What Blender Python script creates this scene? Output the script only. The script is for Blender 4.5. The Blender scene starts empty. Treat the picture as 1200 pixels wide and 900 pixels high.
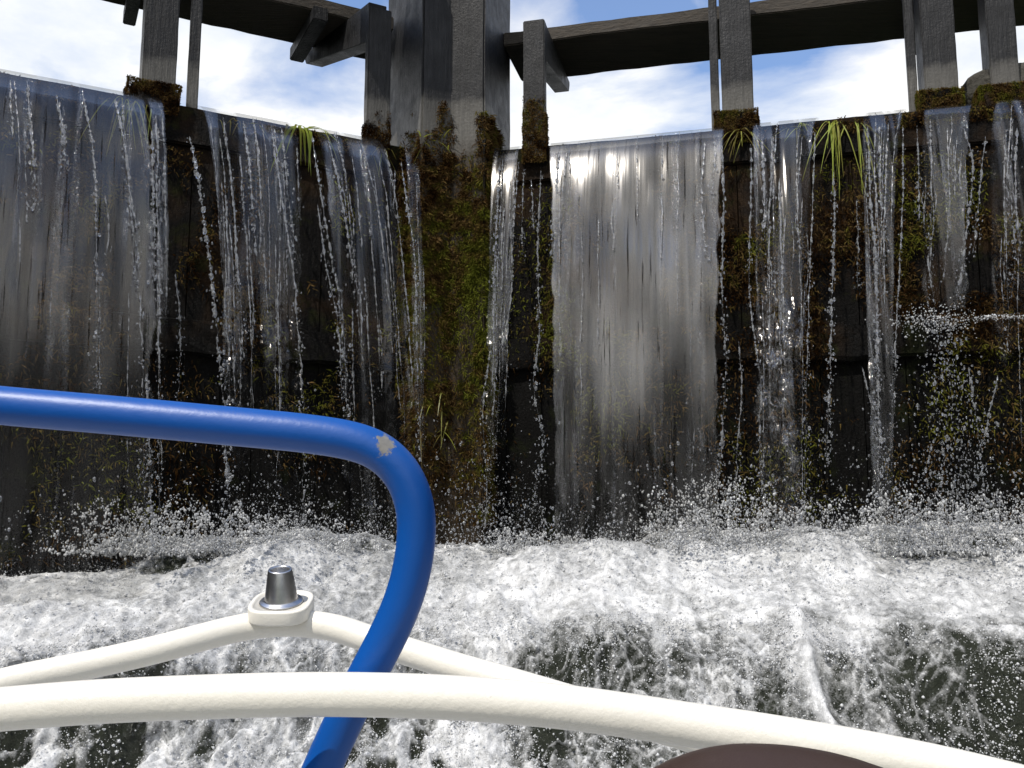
import bpy, bmesh, math, random
import numpy as np
from mathutils import Vector, Matrix

random.seed(7)
RNG = np.random.default_rng(11)
D = bpy.data
S = bpy.context.scene
COL = S.collection
R = math.radians

# ------------------------------------------------------------------ camera
F_PX, PITCH = 1105.0, R(8)
EYE = np.array([0.0, 0.0, 1.25])
cam_d = D.cameras.new('camera')
cam = D.objects.new('camera', cam_d)
COL.objects.link(cam)
cam.location = EYE
cam.rotation_euler = (R(90) + PITCH, 0, 0)
cam_d.sensor_fit = 'HORIZONTAL'
cam_d.angle_x = 2 * math.atan(600 / F_PX)
cam_d.clip_start = 0.05
cam_d.clip_end = 5000
S.camera = cam

# ------------------------------------------------------------------ sky and sun
SUN_AZ, SUN_EL = R(40), R(55)        # behind the viewer, to the left
to_sun = Vector((-math.sin(SUN_AZ) * math.cos(SUN_EL), -math.cos(SUN_AZ) * math.cos(SUN_EL), math.sin(SUN_EL)))
w = D.worlds.new('World')
S.world = w
w.use_nodes = True
nt = w.node_tree
nt.nodes.clear()
def N(nt, t, **kw):
    n = nt.nodes.new(t)
    for k, v in kw.items():
        if k == 'inp':
            for i, x in v.items():
                n.inputs[i].default_value = x
        else:
            setattr(n, k, v)
    return n
def L(nt, a, b):
    nt.links.new(a, b)
def ramp(nt, fac, stops, interp='LINEAR'):
    r = nt.nodes.new('ShaderNodeValToRGB')
    r.color_ramp.interpolation = interp
    el = r.color_ramp.elements
    while len(el) > 1:
        el.remove(el[-1])
    for i, (p, c) in enumerate(stops):
        e = el[0] if i == 0 else el.new(p)
        e.position = p
        if not hasattr(c, '__len__'):
            c = (c, c, c)
        e.color = (c[0], c[1], c[2], 1)
    L(nt, fac, r.inputs[0])
    return r.outputs[0]
def math_n(nt, op, a, b=None, c=None, clamp=False):
    m = nt.nodes.new('ShaderNodeMath')
    m.operation = op
    m.use_clamp = clamp
    for i, x in enumerate((a, b, c)):
        if x is None:
            continue
        if isinstance(x, (int, float)):
            m.inputs[i].default_value = x
        else:
            L(nt, x, m.inputs[i])
    return m.outputs[0]
def mix_c(nt, fac, a, b, mode='MIX'):
    m = nt.nodes.new('ShaderNodeMix')
    m.data_type = 'RGBA'
    m.blend_type = mode
    for s, x in ((m.inputs[0], fac), (m.inputs[6], a), (m.inputs[7], b)):
        if isinstance(x, (int, float)):
            s.default_value = x
        elif isinstance(x, tuple):
            s.default_value = (*x, 1)[:4]
        else:
            L(nt, x, s)
    return m.outputs[2]

sky = N(nt, 'ShaderNodeTexSky', sky_type='NISHITA', sun_disc=False, sun_elevation=SUN_EL,
        sun_rotation=math.atan2(to_sun.x, to_sun.y), air_density=1.0, dust_density=0.6, ozone_density=2.0)
tc = N(nt, 'ShaderNodeTexCoord')
mp = N(nt, 'ShaderNodeMapping')
mp.inputs['Location'].default_value = (0.35, 0.1, 0.62)
mp.inputs['Scale'].default_value = (1.0, 1.0, 2.2)
L(nt, tc.outputs['Generated'], mp.inputs[0])
n1 = N(nt, 'ShaderNodeTexNoise', inp={'Scale': 3.2, 'Detail': 8.0, 'Roughness': 0.55, 'Distortion': 0.3})
L(nt, mp.outputs[0], n1.inputs['Vector'])
sx = N(nt, 'ShaderNodeSeparateXYZ')
L(nt, tc.outputs['Generated'], sx.inputs[0])
lowz = math_n(nt, 'MULTIPLY_ADD', sx.outputs[2], -1.15, 0.645)          # more cloud towards the horizon
lowz = math_n(nt, 'MAXIMUM', lowz, -0.10)
lowz = math_n(nt, 'ADD', lowz, math_n(nt, 'MULTIPLY', math_n(nt, 'MINIMUM', sx.outputs[1], 0.0), -0.20))
cl = math_n(nt, 'ADD', n1.outputs[0], lowz)
for dvec, wd, amt in (((-0.265, 0.87, 0.47), 0.985, 0.13), ((0.13, 0.84, 0.52), 0.985, 0.17), ((0.13, 0.90, 0.40), 0.995, 0.0), ((-0.52, 0.72, 0.48), 0.992, -0.2)):   # gaps of blue between the clouds
    dp = N(nt, 'ShaderNodeVectorMath', operation='DOT_PRODUCT')
    L(nt, tc.outputs['Generated'], dp.inputs[0])
    dp.inputs[1].default_value = Vector(dvec).normalized()
    gap = N(nt, 'ShaderNodeMapRange', interpolation_type='SMOOTHSTEP', inp={1: wd - 0.018, 2: 1.0, 3: 0.0, 4: -amt})
    L(nt, dp.outputs['Value'], gap.inputs[0])
    cl = math_n(nt, 'ADD', cl, gap.outputs[0])
cl = ramp(nt, cl, [(0.43, 0.05), (0.52, 0.5), (0.60, 1.0)])
n2 = N(nt, 'ShaderNodeTexNoise', inp={'Scale': 5.0, 'Detail': 6.0, 'Roughness': 0.6})
L(nt, mp.outputs[0], n2.inputs['Vector'])
ccol = ramp(nt, n2.outputs[0], [(0.34, (7.4, 8.0, 9.0)), (0.46, (8.8, 9.1, 9.5)), (0.56, (9.9, 9.9, 9.9))])
skyb = mix_c(nt, 1.0, sky.outputs[0], (1.55, 1.72, 1.95), 'MULTIPLY')
sk = mix_c(nt, cl, skyb, ccol)
bg = N(nt, 'ShaderNodeBackground', inp={'Strength': 0.11})
L(nt, sk, bg.inputs[0])
wo = N(nt, 'ShaderNodeOutputWorld')
L(nt, bg.outputs[0], wo.inputs[0])

sd = D.lights.new('sun', 'SUN')
sd.energy = 4.2
sd.angle = R(0.5)
sd.color = (1.0, 0.95, 0.87)
sun = D.objects.new('sun', sd)
COL.objects.link(sun)
sun.location = to_sun * 30
sun.rotation_euler = (-to_sun).to_track_quat('-Z', 'Y').to_euler()

S.view_settings.view_transform = 'Standard'
S.view_settings.look = 'None'
S.view_settings.exposure = 0.0
S.view_settings.gamma = 1.0
S.view_settings.use_curve_mapping = False
S.render.engine = 'CYCLES'
cy = S.cycles
cy.use_denoising = True
cy.max_bounces = 10
cy.diffuse_bounces = 2
cy.glossy_bounces = 3
cy.transmission_bounces = 6
cy.transparent_max_bounces = 24
cy.sample_clamp_indirect = 4.0
cy.caustics_reflective = False
cy.caustics_refractive = False

# ------------------------------------------------------------------ helpers
def tag(o, label=None, cat=None, group=None, kind=None):
    for k, v in (('label', label), ('category', cat), ('group', group), ('kind', kind)):
        if v:
            o[k] = v
    return o
def empty(name, loc, label, cat, group=None):
    o = D.objects.new(name, None)
    COL.objects.link(o)
    o.location = loc
    o.empty_display_size = 0.1
    return tag(o, label, cat, group)
def origin(o):
    v = Vector((0, 0, 0))
    while o is not None:
        v += o.location
        o = o.parent
    return v
def link(name, me, mat, parent=None):
    o = D.objects.new(name, me)
    if mat:
        for m in (mat if isinstance(mat, (list, tuple)) else [mat]):
            me.materials.append(m)
    COL.objects.link(o)
    if parent is not None:
        o.parent = parent
        me.transform(Matrix.Translation(-origin(parent)))
    return o
def mk(name, V, Fc, mat, parent=None, smooth=True, attrs=None, uv=None):
    """mesh from arrays; every face of Fc has the same number of corners"""
    V = np.asarray(V, dtype=np.float32)
    Fc = np.asarray(Fc, dtype=np.int32)
    me = D.meshes.new(name)
    k = Fc.shape[1]
    me.vertices.add(len(V))
    me.vertices.foreach_set('co', V.ravel())
    me.loops.add(Fc.size)
    me.loops.foreach_set('vertex_index', Fc.ravel())
    me.polygons.add(len(Fc))
    me.polygons.foreach_set('loop_start', np.arange(0, Fc.size, k, dtype=np.int32))
    try:
        me.polygons.foreach_set('loop_total', np.full(len(Fc), k, dtype=np.int32))
    except Exception:
        pass
    me.polygons.foreach_set('use_smooth', np.full(len(Fc), bool(smooth)))
    if uv is not None:
        l = me.uv_layers.new(name='UVMap')
        l.data.foreach_set('uv', np.asarray(uv, dtype=np.float32)[Fc.ravel()].ravel())
    for nme, arr in (attrs or {}).items():
        a = me.attributes.new(nme, 'FLOAT', 'POINT')
        a.data.foreach_set('value', np.asarray(arr, dtype=np.float32).ravel())
    me.update(calc_edges=True)
    me.validate()
    return link(name, me, mat, parent)
def grid_faces(nu, nv):
    i = np.arange(nu - 1)[:, None] * nv + np.arange(nv - 1)[None, :]
    i = i.ravel()
    return np.stack([i, i + nv, i + nv + 1, i + 1], 1)

# value noise in numpy
def _h(ix, iy, seed):
    n = (ix.astype(np.int64) * 374761393 + iy.astype(np.int64) * 668265263 + seed * 1274126177) & 0xffffffff
    n = ((n ^ (n >> 13)) * 1103515245 + 12345) & 0xffffffff
    n = ((n ^ (n >> 15)) * 2246822519) & 0xffffffff
    return ((n ^ (n >> 16)) & 0xffffff) / float(0xffffff)
def vn(x, y, seed=0):
    x = np.asarray(x, dtype=np.float64)
    y = np.asarray(y, dtype=np.float64)
    x, y = np.broadcast_arrays(x, y)
    ix, iy = np.floor(x), np.floor(y)
    fx, fy = x - ix, y - iy
    fx = fx * fx * fx * (fx * (fx * 6 - 15) + 10)
    fy = fy * fy * fy * (fy * (fy * 6 - 15) + 10)
    a, b = _h(ix, iy, seed), _h(ix + 1, iy, seed)
    c, d = _h(ix, iy + 1, seed), _h(ix + 1, iy + 1, seed)
    return (a * (1 - fx) + b * fx) * (1 - fy) + (c * (1 - fx) + d * fx) * fy
def fbm(x, y, oct=4, seed=0, gain=0.5):
    t, amp, s = 0, 1, 0
    for k in range(oct):
        t = t + amp * vn(x * 2.03 ** k, y * 2.03 ** k, seed + k * 17)
        s += amp
        amp *= gain
    return t / s
def sstep(a, b, x):
    t = np.clip((x - a) / (b - a), 0, 1)
    return t * t * (3 - 2 * t)

# icosahedron / finer sphere templates for drops
def ico(sub):
    bm = bmesh.new()
    bmesh.ops.create_icosphere(bm, subdivisions=sub, radius=1.0)
    V = np.array([v.co[:] for v in bm.verts])
    Fc = np.array([[v.index for v in f.verts] for f in bm.faces])
    bm.free()
    return V, Fc
ICO1, ICO2 = ico(1), ico(2)
def drops(P, rad, stretch=None, tmpl=ICO1, wob=0.25, seed=0):
    P = np.asarray(P)
    n = len(P)
    rg = np.random.default_rng(seed)
    tv, tf = tmpl
    sc = np.stack([rad, rad, rad * (1 if stretch is None else stretch)], 1)
    V = tv[None] * sc[:, None] * (1 + wob * (rg.random((n, len(tv), 1)) - .5) * 2)
    V = V + P[:, None]
    Fc = tf[None] + (np.arange(n) * len(tv))[:, None, None]
    return V.reshape(-1, 3), Fc.reshape(-1, 3)
def join(parts):
    vs, fs, k = [], [], 0
    for v, f in parts:
        vs.append(v)
        fs.append(f + k)
        k += len(v)
    return np.concatenate(vs), np.concatenate(fs)

def catmull(P, step):
    P = np.asarray(P, dtype=float)
    Q = np.vstack([2 * P[0] - P[1], P, 2 * P[-1] - P[-2]])
    out = []
    for i in range(1, len(Q) - 2):
        p0, p1, p2, p3 = Q[i - 1], Q[i], Q[i + 1], Q[i + 2]
        n = max(2, int(np.linalg.norm(p2 - p1) / step))
        t = np.linspace(0, 1, n, endpoint=False)[:, None]
        out.append(0.5 * ((2 * p1) + (-p0 + p2) * t + (2 * p0 - 5 * p1 + 4 * p2 - p3) * t ** 2 + (-p0 + 3 * p1 - 3 * p2 + p3) * t ** 3))
    out.append(Q[-2][None])
    return np.concatenate(out)
def tube(P, r, sides=6, cap=True):
    """tube along points P with radius r (scalar or array): triangles"""
    P = np.asarray(P, dtype=float)
    n = len(P)
    r = np.broadcast_to(r, (n,))
    T = np.gradient(P, axis=0)
    T /= np.linalg.norm(T, axis=1)[:, None] + 1e-9
    up = np.array([0, 1, 0.0]) if abs(T[:, 1]).mean() < .7 else np.array([0, 0, 1.0])
    A = np.cross(T, up)
    A /= np.linalg.norm(A, axis=1)[:, None] + 1e-9
    B = np.cross(T, A)
    th = np.linspace(0, 2 * math.pi, sides, endpoint=False)
    V = P[:, None] + r[:, None, None] * (np.cos(th)[None, :, None] * A[:, None] + np.sin(th)[None, :, None] * B[:, None])
    V = V.reshape(-1, 3)
    i = np.arange(n - 1)[:, None] * sides
    j = np.arange(sides)[None]
    j2 = (j + 1) % sides
    a, b, c, d = i + j, i + j2, i + sides + j2, i + sides + j
    F1 = np.stack([a, b, c], -1).reshape(-1, 3)
    F2 = np.stack([a, c, d], -1).reshape(-1, 3)
    fs = [F1, F2]
    if cap:
        V = np.vstack([V, P[:1], P[-1:]])
        k = n * sides
        fs.append(np.stack([np.full(sides, k), (np.arange(sides) + 1) % sides, np.arange(sides)], 1))
        o = (n - 1) * sides
        fs.append(np.stack([np.full(sides, k + 1), o + np.arange(sides), o + (np.arange(sides) + 1) % sides], 1))
    return V, np.concatenate(fs)

# picture point -> place in the world (only to find where things really stand)
_c, _s = math.cos(PITCH), math.sin(PITCH)
def ray(px, py):
    x, y = (px - 600) / F_PX, (450 - py) / F_PX
    return np.array([x, _c - _s * y, _s + _c * y])
def at_d(px, py, d):
    return EYE + ray(px, py) * d

# the two leaves: a = metres from the mitre towards the heel, o = metres downstream of the face, z = height
ZC = 3.653                                     # crest of the gates = upstream water
MITRE = np.array([-0.427, 6.072])
class Leaf:
    def __init__(s, ang, sign):
        a = R(ang)
        s.e = np.array([sign * math.cos(a), -math.sin(a)])
        s.n = np.array([-sign * math.sin(a), -math.cos(a)])
        s.sign = sign
    def p(s, a, o, z):
        a, o, z = np.broadcast_arrays(np.asarray(a, float), np.asarray(o, float), np.asarray(z, float))
        xy = MITRE + a[..., None] * s.e + o[..., None] * s.n
        return np.concatenate([xy, z[..., None]], -1)
    def hit(s, px, py, o=0.0):
        d = ray(px, py)
        q = MITRE + s.n * o
        t = np.dot(q - EYE[:2], s.n) / np.dot(d[:2], s.n)
        P = EYE + d * t
        return float(np.dot(P[:2] - MITRE, s.e)), float(P[2])
    def fall(s, px, py, v0, o0=0.03):
        o = o0
        for _ in range(12):
            a, z = s.hit(px, py, o)
            t = math.sqrt(max(0, 2 * (ZC + .015 - z) / 9.81))
            o = o0 + v0 * t
        return a, o, z
LL, RL = Leaf(26.9, -1), Leaf(13.8, 1)

def box(name, leaf, a0, a1, o0, o1, z0, z1, mat, parent=None, bev=0.006, jit=0.0):
    bm = bmesh.new()
    co = [leaf.p(a, o, z) for a in (a0, a1) for o in (o0, o1) for z in (z0, z1)]
    vs = [bm.verts.new(c) for c in co]
    for f in ((0, 1, 3, 2), (4, 6, 7, 5), (0, 4, 5, 1), (2, 3, 7, 6), (0, 2, 6, 4), (1, 5, 7, 3)):
        bm.faces.new([vs[i] for i in f])
    bmesh.ops.recalc_face_normals(bm, faces=bm.faces)
    if jit:
        for ax_len, pair in ((abs(z1 - z0), 'z'), (abs(a1 - a0), 'a')):
            n = int(min(30, ax_len / 0.09))
            if n > 1:
                es = [e for e in bm.edges if (abs(e.verts[0].co.z - e.verts[1].co.z) > 1e-3) == (pair == 'z')
                      and (pair == 'z' or e.calc_length() > abs(a1 - a0) * .9)]
                bmesh.ops.subdivide_edges(bm, edges=es, cuts=n, use_grid_fill=True)
        for v in bm.verts:
            v.co += Vector((random.uniform(-jit, jit), random.uniform(-jit, jit), random.uniform(-jit, jit)))
    if bev:
        es = [e for e in bm.edges if len(e.link_faces) == 2 and e.calc_face_angle() > 0.8]
        bmesh.ops.bevel(bm, geom=es, offset=bev, segments=2, affect='EDGES', clamp_overlap=True)
    me = D.meshes.new(name)
    bm.to_mesh(me)
    bm.free()
    return link(name, me, mat, parent)

# ------------------------------------------------------------------ materials
def new_mat(name):
    m = D.materials.new(name)
    m.use_nodes = True
    t = m.node_tree
    t.nodes.clear()
    out = t.nodes.new('ShaderNodeOutputMaterial')
    return m, t, out
def pos_map(t, scale):
    g = t.nodes.new('ShaderNodeNewGeometry')
    mpp = t.nodes.new('ShaderNodeMapping')
    mpp.inputs['Scale'].default_value = scale
    L(t, g.outputs['Position'], mpp.inputs[0])
    return g, mpp.outputs[0]
def noise(t, vec, scale, detail=4.0, rough=0.55, dist=0.0):
    n = N(t, 'ShaderNodeTexNoise', inp={'Scale': scale, 'Detail': detail, 'Roughness': rough, 'Distortion': dist})
    L(t, vec, n.inputs['Vector'])
    return n.outputs[0]
def bump(t, h, strength, dist):
    b = N(t, 'ShaderNodeBump', inp={'Strength': strength, 'Distance': dist})
    L(t, h, b.inputs['Height'])
    return b.outputs[0]
def principled(t, **kw):
    b = t.nodes.new('ShaderNodeBsdfPrincipled')
    for k, v in kw.items():
        k = k.replace('_', ' ')
        if isinstance(v, (int, float)):
            b.inputs[k].default_value = v
        elif isinstance(v, tuple):
            b.inputs[k].default_value = (*v, 1)
        else:
            L(t, v, b.inputs[k])
    return b
def attr(t, name):
    a = t.nodes.new('ShaderNodeAttribute')
    a.attribute_name = name
    return a.outputs['Fac']

def black_paint():
    m, t, out = new_mat('black_painted_timber')
    g, grain = pos_map(t, (22, 22, 1.6))
    _, iso = pos_map(t, (1, 1, 1))
    n1 = noise(t, grain, 3.0, 8, 0.65)
    n2 = noise(t, iso, 9.0, 5, 0.6)
    n3 = noise(t, iso, 60.0, 3, 0.6)
    sp = t.nodes.new('ShaderNodeSeparateXYZ')
    L(t, g.outputs['Position'], sp.inputs[0])
    base = ramp(t, n1, [(0.3, (0.003, 0.003, 0.0034)), (0.55, (0.008, 0.008, 0.009)), (0.8, (0.024, 0.024, 0.027))])
    # paint worn off just above the water: pale band, then brown slime
    edge = math_n(t, 'MULTIPLY_ADD', n2, 0.14, sp.outputs[2])
    band = ramp(t, math_n(t, 'MULTIPLY_ADD', math_n(t, 'SUBTRACT', edge, ZC), 1.0, 0.17), [(0.40, 1.0), (0.50, 0.7), (0.55, 0.0)])
    worn = mix_c(t, n1, (0.030, 0.028, 0.024), (0.14, 0.133, 0.12))
    col = mix_c(t, band, base, worn)
    wet = ramp(t, math_n(t, 'SUBTRACT', edge, ZC - 0.6), [(0.50, 1.0), (0.72, 0.0)])
    col = mix_c(t, wet, col, mix_c(t, n2, (0.012, 0.008, 0.004), (0.04, 0.026, 0.012)))
    h = math_n(t, 'ADD', math_n(t, 'MULTIPLY', n1, 0.7), math_n(t, 'MULTIPLY', n3, 0.3))
    b = principled(t, Base_Color=col, Specular_IOR_Level=0.3, Roughness=ramp(t, n2, [(0.3, 0.40), (0.7, 0.62)]), Normal=bump(t, h, 0.8, 0.012))
    L(t, b.outputs[0], out.inputs[0])
    return m
def weathered():
    m, t, out = new_mat('weathered_board')
    g, grain = pos_map(t, (2.0, 30, 30))
    _, iso = pos_map(t, (1, 1, 1))
    n1 = noise(t, grain, 2.0, 8, 0.65)
    n2 = noise(t, iso, 7.0, 5, 0.6)
    col = mix_c(t, n2, ramp(t, n1, [(0.3, (0.014, 0.010, 0.007)), (0.7, (0.075, 0.056, 0.038))]), (0.03, 0.026, 0.020))
    b = principled(t, Base_Color=col, Roughness=0.8, Normal=bump(t, n1, 0.9, 0.01))
    L(t, b.outputs[0], out.inputs[0])
    return m
def slime_wood():
    m, t, out = new_mat('wet_slimy_planking')
    g, grain = pos_map(t, (9, 9, 0.9))
    _, iso = pos_map(t, (1, 1, 1))
    n1 = noise(t, grain, 4.0, 7, 0.65)
    n2 = noise(t, iso, 2.6, 6, 0.6, 0.4)
    n3 = noise(t, iso, 5.0, 5, 0.65)
    n4 = noise(t, iso, 70.0, 4, 0.7)
    col = ramp(t, n1, [(0.3, (0.001, 0.0009, 0.0008)), (0.55, (0.0022, 0.0016, 0.0012)), (0.8, (0.008, 0.0055, 0.004))])
    br = ramp(t, n2, [(0.48, 0.0), (0.62, 0.75)])
    col = mix_c(t, br, col, mix_c(t, n4, (0.006, 0.003, 0.001), (0.045, 0.024, 0.009)))
    gr = ramp(t, n3, [(0.56, 0.0), (0.68, 0.65)])
    col = mix_c(t, gr, col, mix_c(t, n4, (0.005, 0.006, 0.002), (0.035, 0.038, 0.008)))
    h = math_n(t, 'ADD', n1, math_n(t, 'MULTIPLY', n4, 0.5))
    sz = t.nodes.new('ShaderNodeSeparateXYZ')
    L(t, g.outputs['Position'], sz.inputs[0])
    low = ramp(t, math_n(t, 'MULTIPLY_ADD', math_n(t, 'MULTIPLY_ADD', n2, 0.6, sz.outputs[2]), 0.25, 0.0), [(0.60, 1.0), (0.72, 0.0)])
    col = mix_c(t, low, col, mix_c(t, gr, (0.0022, 0.0020, 0.0016), (0.012, 0.015, 0.004)))
    b = principled(t, Base_Color=col, Roughness=ramp(t, n3, [(0.35, 0.45), (0.65, 0.8)]), Normal=bump(t, h, 1.0, 0.02))
    b.inputs['Specular IOR Level'].default_value = 0.1
    L(t, b.outputs[0], out.inputs[0])
    return m
def moss_mat():
    m, t, out = new_mat('moss')
    a = attr(t, 'hue')
    _, iso = pos_map(t, (1, 1, 1))
    v = noise(t, iso, 140.0, 3)
    col = ramp(t, a, [(0.0, (0.012, 0.006, 0.003)), (0.25, (0.040, 0.020, 0.007)), (0.45, (0.135, 0.085, 0.034)),
                      (0.6, (0.115, 0.092, 0.020)), (0.78, (0.105, 0.108, 0.017)), (1.0, (0.14, 0.155, 0.022))])
    col = mix_c(t, 1.0, col, ramp(t, v, [(0.3, 0.5), (0.7, 1.25)]), 'MULTIPLY')
    d = N(t, 'ShaderNodeBsdfDiffuse')
    tr = N(t, 'ShaderNodeBsdfTranslucent')
    L(t, col, d.inputs[0])
    L(t, col, tr.inputs[0])
    mx = N(t, 'ShaderNodeMixShader', inp={0: 0.25})
    L(t, d.outputs[0], mx.inputs[1])
    L(t, tr.outputs[0], mx.inputs[2])
    L(t, mx.outputs[0], out.inputs[0])
    return m
def grass_mat():
    m, t, out = new_mat('grass_blade')
    a = attr(t, 'hue')
    col = ramp(t, a, [(0.0, (0.13, 0.095, 0.02)), (0.5, (0.24, 0.24, 0.03)), (1.0, (0.30, 0.36, 0.05))])
    b = principled(t, Base_Color=col, Roughness=0.4)
    tr = N(t, 'ShaderNodeBsdfTranslucent')
    L(t, col, tr.inputs[0])
    mx = N(t, 'ShaderNodeMixShader', inp={0: 0.35})
    L(t, b.outputs[0], mx.inputs[1])
    L(t, tr.outputs[0], mx.inputs[2])
    L(t, mx.outputs[0], out.inputs[0])
    return m
def sheet_mat():
    """falling water: clear where the film is smooth, pale where it carries air"""
    m, t, out = new_mat('falling_water')
    uv = t.nodes.new('ShaderNodeUVMap')
    mp1 = N(t, 'ShaderNodeMapping')
    mp1.inputs['Scale'].default_value = (30, 0.8, 1)
    L(t, uv.outputs[0], mp1.inputs[0])
    mp2 = N(t, 'ShaderNodeMapping')
    mp2.inputs['Scale'].default_value = (120, 4.0, 1)
    L(t, uv.outputs[0], mp2.inputs[0])
    s1 = noise(t, mp1.outputs[0], 1.0, 5, 0.6)
    s2 = noise(t, mp2.outputs[0], 1.0, 3, 0.6)
    cover, air = attr(t, 'cover'), attr(t, 'air')
    h = math_n(t, 'ADD', s1, math_n(t, 'MULTIPLY', s2, 0.35))
    nrm = bump(t, h, 0.06, 0.008)
    streak = ramp(t, s1, [(0.30, 0.0), (0.44, 0.6), (0.70, 1.0)])
    sheen = attr(t, 'sheen')
    mp3 = N(t, 'ShaderNodeMapping')
    mp3.inputs['Scale'].default_value = (48, 1.7, 1)
    mp3.inputs['Location'].default_value = (3.1, 7.7, 0)
    L(t, uv.outputs[0], mp3.inputs[0])
    thin = ramp(t, noise(t, mp3.outputs[0], 1.0, 3, 0.6), [(0.60, 1.0), (0.66, 0.15)])
    gl = N(t, 'ShaderNodeBsdfGlossy', inp={0: (1.0, 0.96, 0.91, 1), 1: 0.16})
    L(t, nrm, gl.inputs['Normal'])
    df = N(t, 'ShaderNodeBsdfDiffuse', inp={0: (0.52, 0.54, 0.56, 1)})
    L(t, nrm, df.inputs['Normal'])
    tl = N(t, 'ShaderNodeBsdfTranslucent', inp={0: (0.60, 0.62, 0.65, 1)})
    df2 = N(t, 'ShaderNodeMixShader', inp={0: 0.3})
    L(t, df.outputs[0], df2.inputs[1])
    L(t, tl.outputs[0], df2.inputs[2])
    tp = N(t, 'ShaderNodeBsdfTransparent', inp={0: (0.86, 0.855, 0.84, 1)})
    lw = N(t, 'ShaderNodeLayerWeight', inp={0: 0.25})
    L(t, nrm, lw.inputs['Normal'])
    # share of mirror reflection and share of aerated white in the film
    f1 = math_n(t, 'MULTIPLY_ADD', lw.outputs['Fresnel'], 0.16, math_n(t, 'MULTIPLY', math_n(t, 'MULTIPLY_ADD', streak, 0.30, 0.70), math_n(t, 'MULTIPLY', sheen, thin)), clamp=True)
    f2 = math_n(t, 'MULTIPLY', math_n(t, 'MULTIPLY', air, thin), math_n(t, 'MULTIPLY_ADD', streak, 0.45, 0.55), clamp=True)
    a1 = N(t, 'ShaderNodeMixShader')
    L(t, f2, a1.inputs[0])
    L(t, tp.outputs[0], a1.inputs[1])
    L(t, df2.outputs[0], a1.inputs[2])
    a2 = N(t, 'ShaderNodeMixShader')
    L(t, f1, a2.inputs[0])
    L(t, a1.outputs[0], a2.inputs[1])
    L(t, gl.outputs[0], a2.inputs[2])
    # rippled ropes in the film: a second, choppier gloss
    mps = N(t, 'ShaderNodeMapping')
    mps.inputs['Scale'].default_value = (75, 20, 1)
    L(t, uv.outputs[0], mps.inputs[0])
    glS = N(t, 'ShaderNodeBsdfGlossy', inp={0: (1, 1, 1, 1), 1: 0.07})
    L(t, bump(t, noise(t, mps.outputs[0], 1.0, 4, 0.6, 0.6), 1.0, 0.022), glS.inputs['Normal'])
    aS = N(t, 'ShaderNodeMixShader')
    L(t, math_n(t, 'MULTIPLY', attr(t, 'spark'), 0.12), aS.inputs[0])
    L(t, a2.outputs[0], aS.inputs[1])
    L(t, glS.outputs[0], aS.inputs[2])
    a2 = aS
    clear = N(t, 'ShaderNodeBsdfTransparent')
    a3 = N(t, 'ShaderNodeMixShader')
    L(t, cover, a3.inputs[0])
    L(t, clear.outputs[0], a3.inputs[1])
    L(t, a2.outputs[0], a3.inputs[2])
    L(t, a3.outputs[0], out.inputs[0])
    return m
def drop_mat():
    m, t, out = new_mat('water_drop')
    b = principled(t, Base_Color=(0.97, 0.98, 1.0), Roughness=0.04, IOR=1.38, Transmission_Weight=1.0)
    d = N(t, 'ShaderNodeBsdfDiffuse', inp={0: (0.80, 0.82, 0.85, 1)})
    mx = N(t, 'ShaderNodeMixShader', inp={0: 0.14})
    L(t, b.outputs[0], mx.inputs[1])
    L(t, d.outputs[0], mx.inputs[2])
    L(t, mx.outputs[0], out.inputs[0])
    return m
def foam_mat():
    m, t, out = new_mat('foaming_water')
    foam = attr(t, 'foam')
    _, iso = pos_map(t, (1, 1, 1))
    vo = N(t, 'ShaderNodeTexVoronoi', feature='F1', inp={'Scale': 120.0})
    L(t, iso, vo.inputs['Vector'])
    n1 = noise(t, iso, 26.0, 7, 0.7, 0.4)
    n2 = noise(t, iso, 130.0, 3, 0.6)
    k = math_n(t, 'ADD', foam, math_n(t, 'MULTIPLY_ADD', n1, 0.9, -0.45))
    k = math_n(t, 'ADD', k, math_n(t, 'MULTIPLY_ADD', n2, 0.5, -0.25))
    msk = ramp(t, k, [(0.16, 0.0), (0.40, 0.28), (0.60, 0.66), (0.90, 1.0)])
    n4 = noise(t, iso, 7.0, 6, 0.65, 0.5)
    fcol = ramp(t, math_n(t, 'ADD', math_n(t, 'MULTIPLY', n1, 0.45), math_n(t, 'MULTIPLY', n4, 0.55)), [(0.32, (0.22, 0.224, 0.228)), (0.46, (0.46, 0.465, 0.47)), (0.62, (0.74, 0.745, 0.75))])
    hb = math_n(t, 'ADD', math_n(t, 'MULTIPLY', vo.outputs[0], -0.4), math_n(t, 'ADD', n1, math_n(t, 'MULTIPLY', n2, 0.35)))
    nf = bump(t, hb, 0.4, 0.010)
    fo = principled(t, Base_Color=fcol, Roughness=0.4, Normal=nf, Subsurface_Weight=0.6, Subsurface_Scale=0.03)
    fo.inputs['Subsurface Radius'].default_value = (1, 1, 1)
    dcol = mix_c(t, noise(t, iso, 3.0, 4), (0.012, 0.014, 0.010), (0.045, 0.050, 0.036))
    wa = principled(t, Base_Color=dcol, Roughness=0.12, IOR=1.33, Normal=bump(t, n1, 0.8, 0.05))
    mx = N(t, 'ShaderNodeMixShader')
    L(t, msk, mx.inputs[0])
    L(t, wa.outputs[0], mx.inputs[1])
    L(t, fo.outputs[0], mx.inputs[2])
    L(t, mx.outputs[0], out.inputs[0])
    return m
def foam_drop_mat():
    m, t, out = new_mat('foam_bubble')
    b = principled(t, Base_Color=(0.66, 0.67, 0.68), Roughness=0.15, IOR=1.33, Transmission_Weight=0.18)
    L(t, b.outputs[0], out.inputs[0])
    return m
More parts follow.
